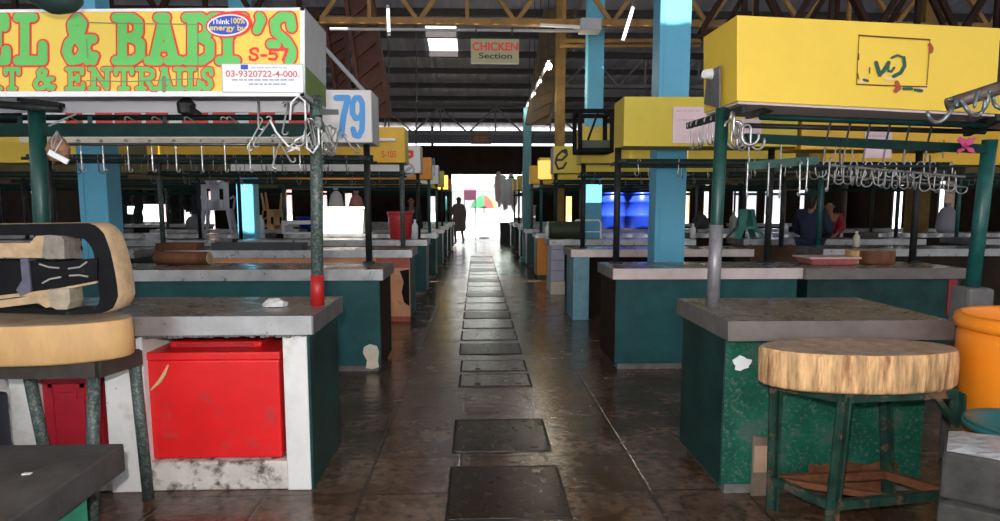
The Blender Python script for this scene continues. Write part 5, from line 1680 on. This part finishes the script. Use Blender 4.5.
def person(base, h, yaw, label, pose, clothes):
    """one continuous skinned body; clothing, hair and headgear are children"""
    s = h / 1.72
    t = thing('person', label, 'person', base)
    cy, sy = math.cos(yaw), math.sin(yaw)

    def W(v):
        return Vector(base) + Vector((v[0] * cy - v[1] * sy, v[0] * sy + v[1] * cy, v[2])) * s
    J = {'pelvis': (0, 0, .93), 'waist': (0, 0, 1.08), 'chest': (0, -.01, 1.28), 'neck': (0, -.01, 1.44), 'jaw': (0, -.03, 1.53), 'skull': (0, -.015, 1.62), 'crown': (0, 0, 1.69),
         'hipL': (.09, 0, .90), 'kneeL': (.10, -.01, .50), 'ankL': (.10, .02, .09), 'toeL': (.11, -.14, .03),
         'hipR': (-.09, 0, .90), 'kneeR': (-.10, -.01, .50), 'ankR': (-.10, .02, .09), 'toeR': (-.11, -.14, .03),
         'shL': (.18, 0, 1.38), 'elL': (.24, .02, 1.10), 'wrL': (.25, -.06, .87), 'shR': (-.18, 0, 1.38), 'elR': (-.24, .02, 1.10), 'wrR': (-.25, -.06, .87)}
    J.update(pose)
    R = {'pelvis': (.15, .11), 'waist': (.125, .095), 'chest': (.15, .105), 'neck': .055, 'jaw': (.062, .075), 'skull': (.075, .092), 'crown': (.05, .06), 'hipL': .085, 'kneeL': .056, 'ankL': .036, 'toeL': .03,
         'hipR': .085, 'kneeR': .056, 'ankR': .036, 'toeR': .03, 'shL': .055, 'elL': .04, 'wrL': .027, 'shR': .055, 'elR': .04, 'wrR': .027}
    for sd, sg in (('L', 1), ('R', -1)):     # palm and five fingers
        w = Vector(J['wr' + sd])
        e = Vector(J['el' + sd])
        d = (w - e).normalized()
        side = Vector((0, 1, 0)) if abs(d.y) < .8 else Vector((1, 0, 0))
        J['palm' + sd] = w + d * .075
        R['palm' + sd] = (.036, .02)
        for k in range(4):
            b = w + d * .10 + side * (.027 - .018 * k)
            J[f'f{k}a{sd}'] = b
            J[f'f{k}b{sd}'] = b + d * (.07 + .012 * (k in (1, 2))) + Vector((-sg * .02, 0, 0))
            R[f'f{k}a{sd}'] = .0095
            R[f'f{k}b{sd}'] = .0075
        J['tha' + sd] = w + d * .05 - side * .038
        J['thb' + sd] = w + d * .10 - side * .058
        R['tha' + sd], R['thb' + sd] = .011, .009
    E = [('pelvis', 'waist'), ('waist', 'chest'), ('chest', 'neck'), ('neck', 'jaw'), ('jaw', 'skull'), ('skull', 'crown')]
    for sd in 'LR':
        E += [('pelvis', 'hip' + sd), ('hip' + sd, 'knee' + sd), ('knee' + sd, 'ank' + sd), ('ank' + sd, 'toe' + sd), ('chest', 'sh' + sd), ('sh' + sd, 'el' + sd), ('el' + sd, 'wr' + sd), ('wr' + sd, 'palm' + sd)]
        for k in range(4):
            E += [('palm' + sd, f'f{k}a{sd}'), (f'f{k}a{sd}', f'f{k}b{sd}')]
        E += [('palm' + sd, 'tha' + sd), ('tha' + sd, 'thb' + sd)]
    JW = {k: W(v) for k, v in J.items()}
    RS = {k: (tuple(q * s for q in v) if isinstance(v, tuple) else v * s) for k, v in R.items()}
    skin_mesh('body', JW, E, RS, SKIN, t)
    # face: nose, eyes, mouth, ears
    f = Vector((sy, -cy, 0)) if False else W((0, -1, 0)) - W((0, 0, 0))
    f.normalize()
    hd_ = JW['skull']
    sd_ = f.cross(Vector((0, 0, 1)))
    for q, r, nm, m in ((hd_ + f * .088 * s - Vector((0, 0, .035 * s)), .016 * s, 'nose', SKIN), (hd_ + f * .080 * s + sd_ * .03 * s, .011 * s, 'eye', HAIR), (hd_ + f * .080 * s - sd_ * .03 * s, .011 * s, 'eye', HAIR),
                        (hd_ + sd_ * .078 * s - Vector((0, 0, .01)), .022 * s, 'ear', SKIN), (hd_ - sd_ * .078 * s - Vector((0, 0, .01)), .022 * s, 'ear', SKIN), (hd_ + f * .078 * s - Vector((0, 0, .075 * s)), .014 * s, 'mouth', CLRED)):
        MB().lathe([(0, -r), (r * .8, -r * .5), (r, 0), (r * .8, r * .5), (0, r)], q, 10).build(nm, m, t, smooth=True)
    for c in clothes:
        if c[0] == 'dress':
            prof = [(.17, .50), (.175, .52), (.20, .60), (.19, .85), (.16, 1.06), (.185, 1.27), (.15, 1.42), (.06, 1.46)]
            o = MB().lathe([(r * s * c[2], z * s) for r, z in prof], Vector(base) + (W((J['chest'][0] * .4, 0, 0)) - Vector(base)), 24, 1., .72).build('dress', c[1], t, smooth=True)
        elif c[0] == 'top':
            ks_ = ['waist', 'pelvis', 'chest', 'shL', 'elL', 'shR', 'elR'] + (['wrL', 'wrR'] if c[2] else [])
            ee = [('pelvis', 'waist'), ('waist', 'chest'), ('chest', 'shL'), ('chest', 'shR'), ('shL', 'elL'), ('shR', 'elR')] + ([('elL', 'wrL'), ('elR', 'wrR')] if c[2] else [])
            skin_mesh(c[3], {k: JW[k] for k in ks_}, ee, {k: (tuple(q * 1.3 + .012 for q in RS[k]) if isinstance(RS[k], tuple) else RS[k] * 1.45 + .014) for k in ks_}, c[1], t)
        elif c[0] == 'trousers':
            ks_ = ['pelvis', 'hipL', 'kneeL', 'ankL', 'hipR', 'kneeR', 'ankR']
            ee = [('pelvis', 'hipL'), ('hipL', 'kneeL'), ('kneeL', 'ankL'), ('pelvis', 'hipR'), ('hipR', 'kneeR'), ('kneeR', 'ankR')]
            skin_mesh('trousers', {k: JW[k] for k in ks_}, ee, {k: (tuple(q * 1.22 for q in RS[k]) if isinstance(RS[k], tuple) else RS[k] * 1.18 + .012) for k in ks_}, c[1], t)
        elif c[0] == 'hair':
            ks2 = {'a': hd_ + Vector((0, 0, .03 * s)) - f * .02 * s, 'b': hd_ - f * .05 * s - Vector((0, 0, .02 * s)), 'c': JW['neck'] - f * .05 * s}
            skin_mesh(c[2], ks2, [('a', 'b'), ('b', 'c')], {'a': .092 * s, 'b': .085 * s, 'c': (.06 if len(c) > 3 else .03) * s}, c[1], t)
        elif c[0] == 'cap':
            MB().lathe([(.098 * s, 0), (.102 * s, .01), (.098 * s, .06), (.06 * s, .105), (0, .115)], hd_ + Vector((0, 0, .01)), 20, 1, 1.1).build('cap', c[1], t, smooth=True)
            q = hd_ + f * .12 * s + Vector((0, 0, .015))
            MB().prism([q + sd_ * .08 * s - f * .05, q + sd_ * .05 * s + f * .05, q - sd_ * .05 * s + f * .05, q - sd_ * .08 * s - f * .05], (0, 0, .012)).build('cap_peak', c[1], t)
    return t


wp = G(459, 245.5, 0)
person((wp.x, wp.y, 0), 1.90, math.pi + .3, 'person in grey-brown knee dress walking in the aisle near the bright end', {'kneeL': (.11, -.10, .50), 'ankL': (.11, -.02, .10), 'toeL': (.12, -.18, .05), 'kneeR': (-.10, .04, .49), 'ankR': (-.10, .22, .16), 'toeR': (-.10, .12, .06), 'wrL': (.22, -.20, .98), 'elL': (.24, 0, 1.12)},
       [('dress', CLGRY, 1.25), ('hair', HAIRR, 'hair', 1)])
person((P(812, 207, 10.25).x, 10.25, 0), 1.72, math.pi * .75, 'person in navy clothes and dark green cap standing among right-hand counters', {'wrL': (.15, -.30, 1.02), 'wrR': (-.15, -.30, 1.02), 'elL': (.26, -.06, 1.12), 'elR': (-.26, -.06, 1.12)},
       [('top', NAVY, True, 'jacket'), ('trousers', NAVY), ('hair', HAIR, 'hair'), ('cap', CAPG)])
person((P(831, 207, 12.75).x, 12.75, 0), 1.66, -.6, 'person in dark red shirt bending beyond the one in navy', {'chest': (0, -.10, 1.25), 'neck': (0, -.17, 1.40), 'jaw': (0, -.24, 1.46), 'skull': (0, -.25, 1.55), 'crown': (0, -.25, 1.62), 'shL': (.18, -.10, 1.34), 'shR': (-.18, -.10, 1.34), 'elL': (.25, -.22, 1.12), 'elR': (-.25, -.22, 1.12), 'wrL': (.18, -.42, 1.02), 'wrR': (-.18, -.42, 1.02)},
       [('top', CLRED, True, 'shirt'), ('trousers', DARKB), ('hair', HAIR, 'hair')])

person((-1.75, 17.7, 0), 1.75, .4, 'person in dark clothes standing among the far counters left of the aisle', {},
       [('top', NAVY, True, 'shirt'), ('trousers', DARKB), ('hair', HAIR, 'hair')])
for px_, py0, Y, m, lab in ((337, 186, 16.6, WHITE, 'white sack slumped behind the large white foam box'), (357, 190, 16.6, mat('rose_sack', (.55, .25, .25), .8), 'rose sack right of the white one behind the foam box'),
                            (195, 214, 16.6, mat('grey_sack', (.2, .2, .19), .8), 'grey sack behind the white plastic chair'), 
                            (946, 203, 13.95, mat('grey_cloth_sack', (.28, .27, .3), .8), 'tall pale grey sack far back beside the teal post on concrete pier'), (700, 212, 16.6, mat('dark_sack', (.06, .05, .05), .8), 'dark sack beyond the yellow sign corner post')):
    p = on(px_, Y)
    rnd = random.Random(px_)
    hh = P(px_, py0, Y).z - .932
    t = thing('sack', lab, 'sack', p)
    mb = MB()
    mb.lathe([(0, 0), (.17, 0), (.21, hh * .2), (.20, hh * .55), (.13, hh * .8), (.05, hh * .88)], p, 18, 1., .8)
    for v in mb.bm.verts:
        v.co.x += rnd.uniform(-.012, .012)
        v.co.y += rnd.uniform(-.012, .012)
    mb.build('bag_body', m, t, smooth=True)
    MB().lathe([(.045, hh * .87), (.055, hh * .9), (.08, hh), (.03, hh * .96)], p, 12).build('tied_neck', m, t, smooth=True)

# ------------------------------------------------------------------ outside: umbrella, awnings, shopfronts
uc = P(484, 195, 31)
t = thing('parasol', 'green, red and yellow parasol in the glare beyond the aisle end', 'parasol', (uc.x, 31, 0))
gc = [mat('umbrella_green', (.012, .13, .045), .6), mat('umbrella_red', (.24, .035, .02), .6), mat('umbrella_yellow', (.32, .24, .06), .6)]
zr_ = P(484, 208, 31).z
for k in range(8):
    a0, a1 = math.radians(180 + k * 45), math.radians(225 + k * 45)
    mb = MB()
    prof = [(0, uc.z), (.25, uc.z - .08), (.48, uc.z - .27), (.64, zr_)]
    for (r0, z0), (r1, z1) in zip(prof, prof[1:]):
        pts = [(uc.x + r1 * math.cos(a0), 31 + r1 * math.sin(a0), z1), (uc.x + r1 * math.cos(a1), 31 + r1 * math.sin(a1), z1)]
        pts += [(uc.x + r0 * math.cos(a1), 31 + r0 * math.sin(a1), z0), (uc.x + r0 * math.cos(a0), 31 + r0 * math.sin(a0), z0)] if r0 > 0 else [(uc.x, 31, z0)]
        mb.poly(pts)
    mb.build('gore', gc[(0, 0, 1, 2)[k % 4]], t)
    MB().tube([(uc.x, 31, uc.z - .05), (uc.x + .63 * math.cos(a0), 31 + .63 * math.sin(a0), zr_ + .01)], .008, 5).build('rib', GREYM, t)
MB().tube([(uc.x, 31, 0), (uc.x, 31, uc.z + .08)], .018, 8).build('pole', GREYM, t)
MB().lathe([(0, 0), (.25, 0), (.25, .08), (.05, .12), (0, .12)], (uc.x, 31, 0), 20).build('base', GREYM, t)


def shopfront(x0, x1, Y, h, m, label, aw):
    t = thing('shop_building', label, 'building', ((x0 + x1) / 2, Y, 0))
    box(x0, x1, Y, Y + 4, 0, h).build('wall', m, t)
    box(x0 + .3, x1 - .3, Y - .02, Y, 0, h * .55).build('shutter', mat('shutter_grey', (.35, .35, .37), .6), t)
    MB().hexa([(x0, Y - 1.2, h * .62), (x1, Y - 1.2, h * .62), (x1, Y - 1.2, h * .62 + .05), (x0, Y - 1.2, h * .62 + .05), (x0, Y, h * .78), (x1, Y, h * .78), (x1, Y, h * .78 + .05), (x0, Y, h * .78 + .05)]).build('awning', aw, t)
    return t


PALEW = mat('pale_wall', (.72, .68, .62), .8)
shopfront(-6, 4.5, 42, 4.6, PALEW, 'pale shop building with greenish awning beyond the aisle end', mat('mint_awning', (.55, .72, .62), .6))
shopfront(6, 14, 44, 4.2, mat('yellow_wall', (.7, .52, .18), .8), 'yellowish building glimpsed through the right-hand posts', PALEW)
shopfront(15, 27, 43, 4.4, PALEW, 'pale building beyond the right-hand gaps', mat('blue_awning', (.1, .2, .6), .6))
shopfront(-20, -8, 43, 4.4, mat('rosy_wall', (.62, .4, .38), .8), 'rosy building glimpsed through the left-hand gaps', mat('orange_awning', (.85, .3, .08), .6))
t = thing('awning', 'pink striped awning edge beside the parasol', 'awning', P(466, 195, 30))
MB().prism([P(464, 188, 30), P(476, 188, 30), P(476, 200, 29.5), P(464, 200, 29.5)], (0, .02, 0)).build('cloth', mat('pink_cloth', (.30, .07, .13), .7), t)
for x in (464.5, 475.5):
    q = P(x, 199, 29.5)
    MB().tube([(q.x, 29.52, 0), q], .02, 6).build('pole', GREYM, t)

# dark round tarp end above the lettered sign
yq = 3.05
q = P(62, 4, yq)
t = thing('tarp_roll', 'dark green rolled tarp hanging over the lettered sign top', 'tarp', q)
MB().tube([P(30, -20, yq), P(62, -4, yq), P(70, 6, yq), P(72, 11, yq)], [.09, .09, .06, .02], 14).build('roll', mat('deep_green_tarp', (.012, .036, .036), .7, var=.2), t, smooth=True)
MB().tube([P(40, -60, yq), P(44, -14, yq)], .01, 6).build('rope', INK, t)

# ------------------------------------------------------------------ light, world, camera
w = bpy.data.worlds.new('sky')
SC.world = w
w.use_nodes = True
nt = w.node_tree
bg = nt.nodes['Background']
bg.inputs['Color'].default_value = (.88, .94, 1.0, 1)
bg.inputs['Strength'].default_value = 2.6

def light(name, typ, loc, energy, col=(1, 1, 1), **k):
    d = bpy.data.lights.new(name, typ)
    d.energy = energy
    d.color = col
    for a, b in k.items():
        setattr(d, a, b)
    o = bpy.data.objects.new(name, d)
    C.objects.link(o)
    o.location = loc
    return o


sun = light('sun', 'SUN', (0, -5, 20), 20.0, (1, .97, .93), angle=.006)
sun.rotation_euler = Vector((0, math.cos(math.radians(56)), -math.sin(math.radians(56)))).to_track_quat('-Z', 'Y').to_euler()
light('camera_flash', 'POINT', (-.06, -.02, 1.66), 300, (1, .97, .93), shadow_soft_size=.03)
for k in range(4):
    light('tube_light', 'POINT', (1.33, 13.1 + 1.5 * k, zl - .1), 10, (1, .95, .85), shadow_soft_size=.1)
light('bulb_light', 'POINT', (1.33, 12.38, zl - .22), 25, (1, .85, .6), shadow_soft_size=.06)

cam = bpy.data.cameras.new('camera')
co = bpy.data.objects.new('camera', cam)
C.objects.link(co)
co.location = (0, 0, H)
co.rotation_euler = CF.to_track_quat('-Z', 'Y').to_euler()
cam.sensor_width = 36
cam.lens = 36 * FOC / 1000
cam.shift_y = (PY - 260.5) / 1000
cam.clip_start = .05
cam.clip_end = 300
SC.camera = co
vs_ = SC.view_settings
vs_.view_transform = 'Standard'
vs_.look = 'None'
vs_.exposure = 0
vs_.gamma = 1
vs_.use_curve_mapping = False
